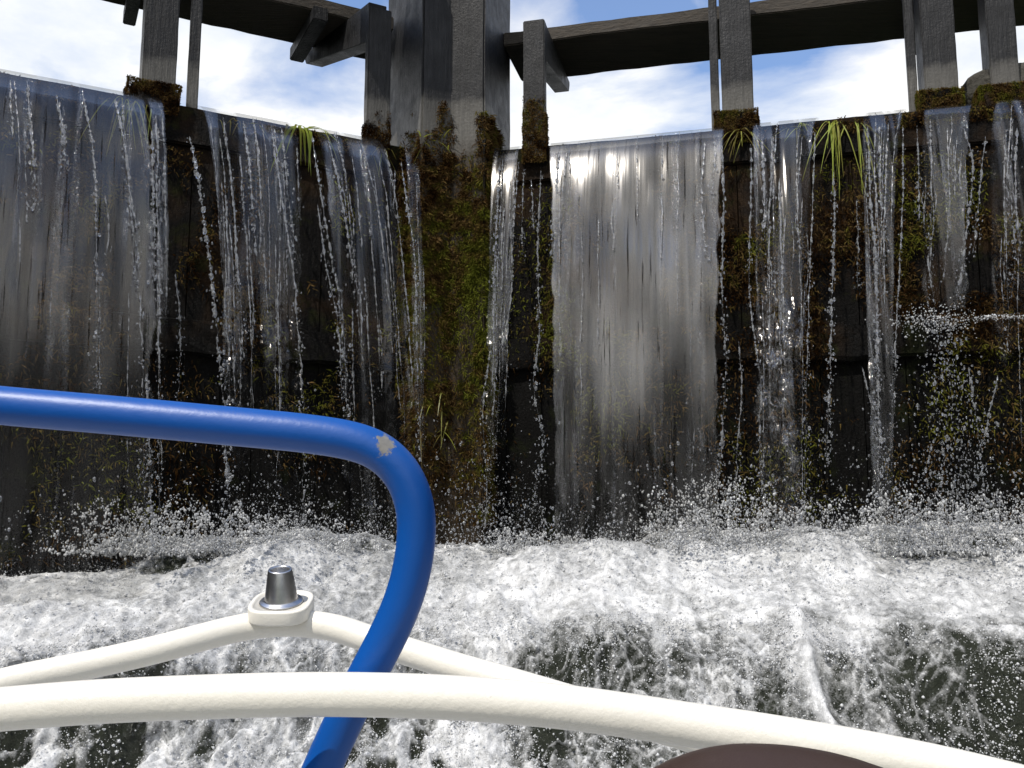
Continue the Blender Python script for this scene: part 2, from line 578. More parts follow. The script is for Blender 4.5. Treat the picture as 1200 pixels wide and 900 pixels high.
def paint(name, col, rough, chips=None, brush=(1, 1, 1), bs=0.25):
    m, t, out = new_mat(name)
    _, iso = pos_map(t, (1, 1, 1))
    n1 = noise(t, iso, 24.0, 6, 0.7)
    n2 = noise(t, iso, 190.0, 3, 0.6)
    n3 = noise(t, iso, 5.0, 4, 0.6)
    c = mix_c(t, ramp(t, n3, [(0.35, 0.0), (0.75, 0.22)]), col, tuple(x * 0.72 for x in col))
    speck = ramp(t, n2, [(0.70, 0.0), (0.76, 0.5)])
    c = mix_c(t, speck, c, tuple(x * 0.45 for x in col))
    b = principled(t, Base_Color=c, Roughness=rough, Normal=bump(t, math_n(t, 'ADD', n1, math_n(t, 'MULTIPLY', n2, 0.25)), bs, 0.01))
    L(t, b.outputs[0], out.inputs[0])
    return m
def blue_paint(chip):
    m, t, out = new_mat('blue_gloss_paint')
    g, iso = pos_map(t, (1, 1, 1))
    n1 = noise(t, iso, 22.0, 5, 0.6)
    n2 = noise(t, iso, 150.0, 3, 0.6)
    vm = N(t, 'ShaderNodeVectorMath', operation='DISTANCE')
    L(t, g.outputs['Position'], vm.inputs[0])
    vm.inputs[1].default_value = chip
    dd = math_n(t, 'MULTIPLY_ADD', noise(t, iso, 55.0, 4, 0.7), 0.05, vm.outputs['Value'])
    ch = ramp(t, dd, [(0.0, 1.0), (0.033, 1.0), (0.0345, 0.0)], 'LINEAR')
    c = mix_c(t, ramp(t, n2, [(0.68, 0.0), (0.78, 0.35)]), (0.0, 0.072, 0.33), (0.004, 0.11, 0.36))
    c = mix_c(t, ch, c, mix_c(t, n2, (0.13, 0.125, 0.115), (0.28, 0.27, 0.25)))
    b = principled(t, Base_Color=c, Roughness=0.42, Normal=bump(t, math_n(t, 'ADD', n1, math_n(t, 'MULTIPLY', n2, 0.2)), 0.16, 0.006))
    L(t, b.outputs[0], out.inputs[0])
    return m
def steel():
    m, t, out = new_mat('turned_steel')
    _, iso = pos_map(t, (1, 1, 1))
    n = noise(t, iso, 60.0, 5)
    b = principled(t, Base_Color=ramp(t, n, [(0.3, (0.48, 0.48, 0.49)), (0.7, (0.66, 0.66, 0.67))]), Metallic=1.0, Roughness=0.33)
    L(t, b.outputs[0], out.inputs[0])
    return m
def stone(name, c0, c1, sc=6.0):
    m, t, out = new_mat(name)
    g, iso = pos_map(t, (1, 1, 1))
    n1 = noise(t, iso, sc, 8, 0.65)
    n2 = noise(t, iso, sc * 9, 4, 0.6)
    b = principled(t, Base_Color=ramp(t, n1, [(0.3, c0), (0.7, c1)]), Roughness=0.8, Normal=bump(t, math_n(t, 'ADD', n1, math_n(t, 'MULTIPLY', n2, .3)), 0.8, 0.05))
    L(t, b.outputs[0], out.inputs[0])
    return m
def plain_water():
    m, t, out = new_mat('canal_water')
    _, iso = pos_map(t, (1, 1, 1))
    b = principled(t, Base_Color=(0.012, 0.014, 0.010), Roughness=0.08, IOR=1.33, Normal=bump(t, noise(t, iso, 5.0, 5), 0.3, 0.08))
    L(t, b.outputs[0], out.inputs[0])
    return m

M_BLACK, M_BOARD, M_SLIME, M_MOSS, M_GRASS = black_paint(), weathered(), slime_wood(), moss_mat(), grass_mat()
M_SHEET, M_DROP, M_FOAM, M_FDROP = sheet_mat(), drop_mat(), foam_mat(), foam_drop_mat()
M_CREAM = paint('cream_gloss_paint', (0.82, 0.785, 0.70), 0.36, bs=0.16)
M_BLUE = blue_paint(tuple(at_d(452, 521, 0.985)))
M_STEEL = steel()
M_STONE = stone('dark_lock_stone', (0.016, 0.014, 0.010), (0.06, 0.055, 0.042))
M_EARTH = stone('bank_grass', (0.03, 0.05, 0.012), (0.07, 0.09, 0.025), 3.0)
M_WATER = plain_water()
M_BROWN = paint('brown_hide', (0.040, 0.020, 0.011), 0.5, bs=0.12)

# ------------------------------------------------------------------ the ground, canal and chamber walls
HEEL = 4.15
def quad_strip(name, pts, z, mat):
    me = D.meshes.new(name)
    me.from_pydata([(p[0], p[1], z) for p in pts], [], [list(range(len(pts)))])
    o = link(name, me, mat)
    return tag(o, kind='structure')
hl, hr = LL.p(HEEL, 0, 0)[:2], RL.p(HEEL, 0, 0)[:2]
axis = (LL.n + RL.n)
axis /= np.linalg.norm(axis)
side = np.array([-axis[1], axis[0]])
tag(quad_strip('ground', [(-600, -600), (600, -600), (600, 900), (-600, 900)], -0.9, M_EARTH), 'wide flat ground under the canal', 'ground')
tag(quad_strip('canal_water', [hl - LL.n * .2, MITRE - axis * .2, hr - RL.n * .2, hr - axis * 60, hl - axis * 60], ZC - .006, M_WATER), 'upper canal water behind the lock gates', 'water')
def wall_prism(name, base, d, length, width, z0, z1, mat):
    d = np.asarray(d)
    p = np.array([d[1], -d[0]])
    if np.dot(p, np.asarray(base) - MITRE) < 0:
        p = -p
    q = [base, base + d * length, base + d * length + p * width, base + p * width]
    V = [(x, y, z) for z in (z0, z1) for x, y in q]
    me = D.meshes.new(name)
    me.from_pydata(V, [], [(0, 1, 2, 3), (4, 5, 6, 7), (0, 1, 5, 4), (1, 2, 6, 5), (2, 3, 7, 6), (3, 0, 4, 7)])
    bm = bmesh.new()
    bm.from_mesh(me)
    bmesh.ops.recalc_face_normals(bm, faces=bm.faces)
    bm.to_mesh(me)
    bm.free()
    return link(name, me, mat)
for base, d in ((hl, axis), (hr, axis)):
    o = wall_prism('lock_wall', base - d * 0.8, d, 11.0, 1.2, -0.9, ZC + .02, M_STONE)
    sidew = 'left' if base is hl else 'right'
    tag(o, 'dark stone lock chamber wall meeting the %s leaf of the gates' % sidew, 'wall', 'stone walls of the lock chamber')

# ------------------------------------------------------------------ gate leaves
def z_at(leaf, px, py, o):
    return leaf.hit(px, py, o)[1]
Z_MID = z_at(RL, 1000, 377, 0.10)
Z_SILL = 0.6
def gate(leaf, label):
    root = empty('lock_gate', tuple(MITRE) + (Z_SILL,), label, 'lock gate', 'pair of timber lock gates')
    # planks: separate boards in one mesh (surface pattern of one part)
    bm = bmesh.new()
    a = 0.2
    while a < HEEL:
        wd = random.uniform(0.19, 0.24)
        b = min(a + wd - 0.006, HEEL)
        fr = random.uniform(-.006, .006)
        co = [leaf.p(x, o, z) for x in (a, b) for o in (-0.11, -0.02 + fr) for z in (Z_SILL, ZC - .20)]
        vs = [bm.verts.new(c) for c in co]
        for f in ((0, 1, 3, 2), (4, 6, 7, 5), (0, 4, 5, 1), (2, 3, 7, 6), (0, 2, 6, 4), (1, 5, 7, 3)):
            bm.faces.new([vs[i] for i in f])
        a += wd
    bmesh.ops.recalc_face_normals(bm, faces=bm.faces)
    me = D.meshes.new('planking')
    bm.to_mesh(me)
    bm.free()
    link('planking', me, M_SLIME, root)
    box('back_sheeting', leaf, 0.2, HEEL, -0.17, -0.115, Z_SILL, ZC - .235, M_SLIME, root, 0)
    box('top_rail', leaf, 0.10, HEEL, -0.26, 0.012, ZC - .23, ZC + .003, M_SLIME, root, 0.012, 0.003)
    box('middle_rail', leaf, 0.22, HEEL, -0.018, 0.035, Z_MID - .20, Z_MID, M_SLIME, root, 0.015, 0.008)
    box('bottom_rail', leaf, 0.22, HEEL, -0.018, 0.13, Z_SILL, Z_SILL + .35, M_SLIME, root, 0.015, 0.004)
    # mitre post: two faces seen, runs up out of the picture
    mp_ = box('mitre_post', leaf, 0.006, 0.275 if leaf is LL else 0.305, -0.50, 0.20, Z_SILL, ZC + 1.75, M_BLACK, root, 0.012, 0.0015)
    # heel post
    box('heel_post', leaf, HEEL + .004, HEEL + .28, -0.2, 0.14, Z_SILL, ZC + .35, M_SLIME, root, 0.02)
    return root
G_L = gate(LL, 'lock gate leaf left of the central joint, water spilling over its whole top edge')
G_R = gate(RL, 'lock gate leaf right of the central joint, mossy post feet along its top')

box('shadow_caster_box', LL, 0.52, 1.0, 0.04, 0.41, 4.735, 5.3, M_BLACK, G_L, 0.02)  # unseen box added above the view to cast shade on the left mitre post
def gpost(leaf, root, pxl, pxr, py, o, depth, ytop, ybot, name='support_post', ztop=None, mat=None):
    a0, a1 = sorted((leaf.hit(pxl, py, o)[0], leaf.hit(pxr, py, o)[0]))
    am = (pxl + pxr) / 2
    zt = ztop if ztop is not None else z_at(leaf, am, ytop, o)
    zb = z_at(leaf, am, ybot, o)
    return box(name, leaf, a0, a1, o - depth, o, zb, zt, mat or M_BLACK, root, 0.006, 0.0012), (a0, a1, zb, zt)
TOPZ = 4.73
# left leaf
gpost(LL, G_L, 168, 208, 60, -0.02, 0.20, 0, 112, ztop=TOPZ)
gpost(LL, G_L, 222, 235, 60, -0.02, 0.05, 0, 132, ztop=TOPZ)
p_l, info_l = gpost(LL, G_L, 431, 458, 90, 0.05, 0.07, 9, 172, name='bracket_post')
# right leaf
p_r, info_r = gpost(RL, G_R, 613, 638, 90, 0.05, 0.07, 23, 184, name='bracket_post')
gpost(RL, G_R, 832, 842, 80, -0.02, 0.04, 0, 158, ztop=TOPZ)
gpost(RL, G_R, 844, 881, 60, 0.0, 0.22, 0, 140, ztop=TOPZ)
gpost(RL, G_R, 1062, 1073, 60, -0.02, 0.04, 0, 138, ztop=TOPZ)
gpost(RL, G_R, 1081, 1121, 60, 0.0, 0.20, 0, 118, ztop=TOPZ)
gpost(RL, G_R, 1158, 1192, 50, -0.06, 0.18, 0, 118, ztop=TOPZ)

# walkways: a plank carried on brackets upstream of the posts
def walkway(leaf, root, o_f, o_b, z0, z1, a0, a1):
    box('footboard', leaf, a0, a1, o_b, o_f, z0, z1, M_BOARD, root, 0.008, 0.004)
def bracket(leaf, root, a0, a1, o0, o1, ztop, h, hb, da=0.0):
    # beam running back from the small post, its end cut to a slope
    prof = [(o0, ztop), (o0, ztop - h), (o1 + .03, ztop - hb), (o1, ztop - hb * .35), (o1, ztop)]
    bm = bmesh.new()
    A = [bm.verts.new(leaf.p(a0 + da * (o0 - o) / (o0 - o1), o, z)) for o, z in prof]
    B = [bm.verts.new(leaf.p(a1 + da * (o0 - o) / (o0 - o1), o, z)) for o, z in prof]
    bm.faces.new(A)
    bm.faces.new(B[::-1])
    for i in range(len(prof)):
        j = (i + 1) % len(prof)
        bm.faces.new([A[i], A[j], B[j], B[i]])
    bmesh.ops.recalc_face_normals(bm, faces=bm.faces)
    bmesh.ops.bevel(bm, geom=list(bm.edges), offset=.004, segments=1, affect='EDGES')
    me = D.meshes.new('bracket')
    bm.to_mesh(me)
    bm.free()
    return link('bracket', me, M_BLACK, root)
OF_R = -0.30
zr = z_at(RL, 800, 28, OF_R)
zr1 = z_at(RL, 800, 12, OF_R)
def o_from(leaf, px, py, z):
    d = ray(px, py)
    P = EYE + d * ((z - EYE[2]) / d[2])
    return float(np.dot(P[:2] - MITRE, leaf.n))
ob_r = o_from(RL, 800, 75, zr)
walkway(RL, G_R, OF_R, ob_r, zr, zr1, 0.30, HEEL + .1)
OF_L = -0.30
zl = z_at(LL, 400, 20, OF_L)
zl1 = zl + (zr1 - zr)
ob_l = o_from(LL, 323, 47, zl)
walkway(LL, G_L, OF_L, ob_l, zl, zl1, 0.30, HEEL + .1)
bracket(RL, G_R, info_r[0] + .02, info_r[1] - .012, -0.022, ob_r - .08, zr - .004, .28, .09)
bracket(LL, G_L, info_l[0] + .012, info_l[1] - .02, -0.022, ob_l - .10, zl - .004, .28, .09, .20)
def stub(leaf, root, px, z, ob, wd=.09):
    a = leaf.hit(px, 60, ob)[0]
    box('bracket', leaf, a - wd / 2, a + wd / 2, ob - .06, -0.225, z - .10, z - .004, M_BLACK, root, .006)
stub(LL, G_L, 350, zl, ob_l, .10)
stub(LL, G_L, 150, zl, ob_l, .08)
stub(RL, G_R, 1070, zr, ob_r, .07)
stub(RL, G_R, 1158, zr, ob_r, .05)

# ------------------------------------------------------------------ moss
def blades(P, Nn, length, width, hue, down=0.35, spread=0.6, seed=0):
    rg = np.random.default_rng(seed)
    n = len(P)
    d = Nn * rg.uniform(.3, 1.0, (n, 1)) + rg.normal(0, spread, (n, 3)) + np.array([0, 0, -down])
    d /= np.linalg.norm(d, axis=1)[:, None]
    s = np.cross(d, rg.normal(0, 1, (n, 3)))
    s /= np.linalg.norm(s, axis=1)[:, None]
    ln, wd = length[:, None], width[:, None]
    V = np.stack([P - s * wd, P + s * wd, P + d * ln * .6 + s * wd * .7 + np.array([0, 0, -.002]), P + d * ln + np.array([0, 0, -1]) * ln * .25], 1)
    Fc = np.arange(n * 4).reshape(n, 4)[:, [0, 1, 2, 3]]
    return V.reshape(-1, 3), Fc, np.repeat(hue, 4)
def moss(leaf, faces, label, density, cov, huef, seed, ln=(.012, .035), puff=.035):
    """faces: list of (kind, a0,a1,o0,o1,z0,z1) rectangles in the leaf's own axes"""
    rg = np.random.default_rng(seed)
    PP, NN, HH, LN = [], [], [], []
    e3, n3 = np.array([*leaf.e, 0]), np.array([*leaf.n, 0])
    for kind, a0, a1, o0, o1, z0, z1 in faces:
        if kind in ('front', 'back'):
            area = abs((a1 - a0) * (z1 - z0)); nn = n3 if kind == 'front' else -n3
        elif kind == 'top':
            area = abs((a1 - a0) * (o1 - o0)); nn = np.array([0, 0, 1.0])
        else:
            area = abs((o1 - o0) * (z1 - z0)); nn = e3 if kind == 'heel' else -e3
        n = int(area * density)
        a, o, z = rg.uniform(a0, a1, n), rg.uniform(o0, o1, n), rg.uniform(z0, z1, n)
        p1 = a + o
        keep = rg.random(n) < cov(a, o, z)
        a, o, z = a[keep], o[keep], z[keep]
        n = len(a)
        lump = fbm((a + o) * 16, z * 13, 3, seed)
        PP.append(leaf.p(a, o, z) + nn * (puff * np.clip(lump - .38, 0, 1)[:, None] * rg.random((n, 1)) ** .5 * 2))
        NN.append(np.repeat(nn[None], n, 0))
        HH.append(np.clip(huef(a, o, z) + (fbm((a + o) * 20, z * 20, 3, seed + 5) - .5) * .9 + rg.normal(0, .07, n), 0, 1))
        LN.append(rg.uniform(*ln, n) * (.6 + lump))
    P, Nn, H, ln_ = map(np.concatenate, (PP, NN, HH, LN))
    V, Fc, hue = blades(P, Nn, ln_, rg.uniform(.0018, .0045, len(P)), H, seed=seed)
    o = mk('moss', V, Fc, M_MOSS, None, True, {'hue': hue})
    return tag(o, label, 'moss', 'moss growing on the gates', 'stuff')
# on the mitre posts
def cov_mitre(shift, zt, dense):
    def f(a, o, z):
        edge = zt + shift * np.sin(a * 14) * .06
        k = sstep(edge + .10, edge - .12, z + (fbm(a * 12 + o * 12, z * 9, 4, 3) - .5) * .5)
        lowfade = .25 + .75 * sstep(1.7, 2.7, z)
        return k * lowfade * dense * (.25 + 1.2 * sstep(.36, .6, fbm(a * 9 + o * 7, z * 6, 4, 9)))
    return f
moss(LL, [('front', .0, .28, .2, .2, 1.2, ZC + .35), ('heel', .275, .275, -.05, .2, 1.2, ZC + .4), ('front', .27, .36, .03, .03, 2.0, ZC + .12)],
     'brown and olive moss matted over the tall post just left of the central joint', 60000, cov_mitre(1, ZC + .06, .95),
     lambda a, o, z: .34 + .30 * sstep(ZC - .2, ZC - .9, z) - .25 * sstep(2.4, 1.6, z) , 21)
moss(RL, [('front', .0, .305, .2, .2, 1.2, ZC + .2), ('heel', .307, .307, -.2, .2, 1.2, ZC + .45)],
     'yellow green moss hanging down the tall post just right of the central joint', 60000,
     lambda a, o, z: cov_mitre(-1, ZC - .10, .95)(a, o, z) * (0.25 + .75 * sstep(.08, .2, a)) + .5 * sstep(.24, .28, a) * (z > ZC - .1) * (z < ZC + .20),
     lambda a, o, z: .44 + .40 * sstep(ZC - .25, ZC - .9, z) * (.4 + .6 * sstep(.1, .2, a)) - .3 * sstep(2.4, 1.6, z), 22)
# mossy pads round the post feet
def pad(leaf, px0, px1, y0, y1, o0, o1, label, seed, hue0=.3):
    a0, a1 = sorted((leaf.hit(px0, (y0 + y1) / 2, o1)[0], leaf.hit(px1, (y0 + y1) / 2, o1)[0]))
    zt, zb = z_at(leaf, (px0 + px1) / 2, y0, o1), z_at(leaf, (px0 + px1) / 2, y1, o1)
    bm = bmesh.new()
    n = 7
    me_o = box('moss_pad', leaf, a0 + .012, a1 - .012, o0, o1 - .012, zb - .02, zt - .01, M_SLIME, None, .02, .006)
    full = lambda a, o, z: np.full(len(a), 1.0) * (.35 + .8 * sstep(.3, .55, fbm(a * 22 + o * 22, z * 22, 3, seed)))
    o = moss(leaf, [('front', a0, a1, o1 - .01, o1 - .01, zb - .03, zt), ('top', a0, a1, o0, o1, zt - .01, zt - .01),
                    ('heel', a1, a1, o0, o1, zb, zt), ('mitre', a0, a0, o0, o1, zb, zt)], label, 70000, full,
             lambda a, o, z: hue0 + .1 * sstep(zb, zt, z), seed, (.006, .013), .012)
    me_o.name = 'moss_bed'
    me_o.parent = o
    return o
pad(LL, 150, 210, 93, 124, -.20, .05, 'dark brown moss collar round the foot of the wide post on the left gate', 31, .22)
pad(RL, 838, 888, 127, 155, -.22, .05, 'brown moss collar on the wide post right of the thin centre rod', 32, .36)
pad(RL, 1078, 1130, 102, 136, -.20, .06, 'orange brown moss collar on the second wide post of the right gate', 33, .48)
pad(RL, 1150, 1202, 96, 130, -.22, .02, 'ragged brown moss round the foot of the post at the right edge', 34, .44)
# feet of the small bracket posts
for leaf, inf, lab, sd_, zt in ((LL, info_l, 'brown moss on the foot of the bracket post left of the central posts', 35, .12),
                                (RL, info_r, 'golden brown moss on the foot of the bracket post right of the central posts', 36, .26)):
    a0, a1 = inf[0], inf[1]
    moss(leaf, [('front', a0 - .004, a1 + .004, .052, .052, ZC - .12, ZC + zt + .08), ('heel', a1, a1, -.02, .05, ZC - .1, ZC + zt), ('mitre', a0, a0, -.02, .05, ZC - .1, ZC + zt)],
         lab, 70000, lambda a, o, z: sstep(ZC + zt + .08, ZC + zt - .06, z + (fbm(a * 25, z * 18, 3, sd_) - .5) * .25),
         lambda a, o, z: .46 if leaf is RL else .2, sd_, (.005, .013), .012)
# thin rod feet and crest fringe
for leaf, lab, sd_, h0 in ((LL, 'thin fringe of dark moss along the crest of the left gate', 37, .22), (RL, 'thin fringe of brown moss along the crest of the right gate', 38, .28)):
    def cv(a, o, z, leaf=leaf, sd_=sd_):
        k = sstep(.30, .55, fbm(a * 4, o * 0 + 3.3, 3, sd_)) * (.3 + .7 * sstep(.35, .6, fbm(a * 15, o * 15, 2, sd_)))
        if leaf is RL:
            k = np.maximum(k * .8, sstep(2.25, 2.9, a) * .9)
        return k
    moss(leaf, [('top', .3, HEEL, -.10, -.02, ZC - .012, ZC - .012), ('front', .3, HEEL, .014, .014, ZC - .10, ZC - .01)], lab, 30000, cv,
         lambda a, o, z, h0=h0: h0 + .3 * fbm(a * 6, a * 0, 2, 77), sd_, (.006, .02))
# moss on the face behind the falling water
for leaf, lab, sd_ in ((LL, 'brown slimy moss on the planks of the left gate between the curtains', 39), (RL, 'brown and green moss on the planks of the right gate behind the water', 40)):
    moss(leaf, [('front', .3, HEEL, -.012, -.012, 1.0, ZC - .25), ('front', .3, HEEL, .035, .035, Z_MID - .2, Z_MID), ('top', .3, HEEL, -.01, .035, Z_MID + .002, Z_MID + .002)], lab, 14000,
         lambda a, o, z, sd_=sd_: sstep(.40, .56, fbm(a * 3.2, z * 2.2, 4, sd_)) * (.25 + .75 * sstep(2.0, 2.5, z)) * (.3 + .7 * sstep(ZC - .35, ZC - .8, z)) * (.15 + .85 * sstep(.55, .75, a)),
         lambda a, o, z: .28 + .42 * sstep(.42, .62, fbm(a * 2, z * 2, 3, 55)), sd_, (.012, .04))

# ------------------------------------------------------------------ grass hanging over the crest
def grass(leaf, px, py, n, ln, label, v_out=.10, sprd=.05, hue=.6, wid=.0038, o=.04, droop=1.0, seed=0, updir=.25):
    rg = np.random.default_rng(seed)
    a, z = leaf.hit(px, py, o)
    V, Fc, H = [], [], []
    k = 0
    for i in range(n):
        aa = a + rg.normal(0, sprd)
        base = np.array([aa, o - .06 + rg.uniform(-.03, .02), z])
        l = ln * rg.uniform(.25, 1.05)
        out, lat = v_out * rg.uniform(.5, 1.3), rg.normal(0, .10)
        m = 9
        t = np.linspace(0, 1, m)
        pa = base[0] + lat * t
        po = base[1] + out * np.minimum(t * 2.2, 1)
        pz = base[2] + updir * l * t * (1 - t) * 1.2 - droop * l * np.clip(t - .12, 0, 1) ** 1.15
        c = leaf.p(pa, po, pz)
        wv = wid * rg.uniform(.6, 1.2) * (1 - t ** 2.5) * (0.5 + .5 * np.minimum(1, t * 5)) + .0006
        sdv = np.array([*leaf.e, 0]) * math.cos(rg.uniform(-.9, .9)) + np.array([*leaf.n, 0]) * .5
        q = np.stack([c - sdv * wv[:, None], c + sdv * wv[:, None]], 1).reshape(-1, 3)
        V.append(q)
        j = np.arange(m - 1)[:, None] * 2 + k
        Fc.append(np.concatenate([j, j + 1, j + 3, j + 2], 1))
        H.append(np.full(2 * m, np.clip(hue + rg.normal(0, .3), 0, 1)))
        k += 2 * m
    o_ = mk('grass_tuft', np.concatenate(V), np.concatenate(Fc), M_GRASS, None, True, {'hue': np.concatenate(H)})
    return tag(o_, label, 'grass tuft', 'grass tufts on the gate tops')
grass(LL, 150, 116, 26, .40, 'thin yellow grass trailing over the crest below the wide left post', hue=.4, seed=1, sprd=.05)
grass(LL, 353, 150, 9, .42, 'broad yellow green weed hooked over the middle of the left gate', hue=.75, wid=.012, seed=2, sprd=.03, v_out=.16, updir=.5)
grass(LL, 275, 140, 8, .16, 'short olive grass on the crest of the left gate beside the thin rod', hue=.35, seed=3)
grass(LL, 440, 172, 8, .25, 'dull olive grass where the left gate meets the central post', hue=.2, seed=4, sprd=.03)
grass(RL, 868, 152, 16, .28, 'olive grass under the collar of the wide post on the right gate', hue=.35, seed=5, sprd=.03)
grass(RL, 937, 146, 9, .22, 'few short yellow blades amid the lumpy curtain on the right gate', hue=.5, seed=6, sprd=.03)
grass(RL, 980, 142, 17, .60, 'long bright yellow green grass hanging between two curtains of the right gate', hue=.65, seed=7, sprd=.025, wid=.004)
grass(RL, 1001, 141, 10, .52, 'second long green tuft hanging just right of the brightest one', hue=.7, seed=8, sprd=.02)
def post_grass(px, py, n, label, seed):
    rg = np.random.default_rng(seed)
    a, z = LL.hit(px, py, .22)
    V, Fc, H = [], [], []
    k = 0
    for i in range(n):
        d = np.array([rg.normal(0.1, .6), -rg.uniform(.2, 1), rg.normal(0.1, .5)])
        d /= np.linalg.norm(d)
        l = rg.uniform(.08, .22)
        t = np.linspace(0, 1, 7)
        c = LL.p(a + rg.normal(0, .10), .205, z + rg.normal(0, .09))[None] + d * (l * t)[:, None] + np.array([0, 0, -1]) * (l * .5 * t ** 2)[:, None]
        s = np.cross(d, [0, 0, 1.0])
        s = s / (np.linalg.norm(s) + 1e-6)
        wv = .0035 * (1 - t ** 2) + .0005
        V.append(np.stack([c - s * wv[:, None], c + s * wv[:, None]], 1).reshape(-1, 3))
        j = np.arange(6)[:, None] * 2 + k
        Fc.append(np.concatenate([j, j + 1, j + 3, j + 2], 1))
        H.append(np.full(14, np.clip(.45 + rg.normal(0, .2), 0, 1)))
        k += 14
    o_ = mk('grass_tuft', np.concatenate(V), np.concatenate(Fc), M_GRASS, None, True, {'hue': np.concatenate(H)})
    return tag(o_, label, 'grass tuft', 'grass tufts on the gate tops')
post_grass(530, 480, 26, 'wispy green grass growing from the lower mossy central post', 12)
post_grass(520, 170, 8, 'small green sprig on the mossy central post near the waterline', 13)

# ------------------------------------------------------------------ falling water
def strand_mesh(P, r0, seed, wander=.004, drop_rate=1.0, breakup=.5):
    """a beaded rope of water and the drops thrown off it"""
    rg = np.random.default_rng(seed)
    C = catmull(P, .006)
    n = len(C)
    s = np.linspace(0, 1, n)
    z = C[:, 2]
    wx = (fbm(z * 14, z * 0 + seed, 3, seed) - .5) * wander * 3 * (.4 + s)
    C = C + np.stack([wx, (fbm(z * 12, z * 0 + seed + 9, 3, seed) - .5) * wander * 3, np.zeros(n)], 1)
    bead = fbm(z * 62, z * 0 + seed * 3.1, 3, seed + 2)
    r = r0 * (.25 + 1.9 * sstep(.32, .75, bead))
    gap = fbm(z * 9, z * 0 + seed * 1.7, 2, seed + 4)
    r = np.maximum(r * np.where(gap + breakup * (s - .55) * 1.2 > .62, .08, 1.0), .0004)
    m = min(6, n // 3)
    r[:m] *= np.linspace(.2, 1, m)
    r[-m:] *= np.linspace(1, .2, m)
    rope = tube(C, r, 6)
    nd = int(n * .55 * drop_rate)
    k = rg.choice(n, nd, p=(.2 + s) / (.2 + s).sum())
    off = rg.normal(0, 1, (nd, 3)) * (wander * 1.6 + .010 * s[k])[:, None] * np.array([1, .7, 1])
    rad = np.clip(rg.lognormal(math.log(r0 * .75), .45, nd), .0012, .009)
    return rope, drops(C[k] + off, rad, 1 + rg.random(nd) * .8, ICO1, .25, seed)

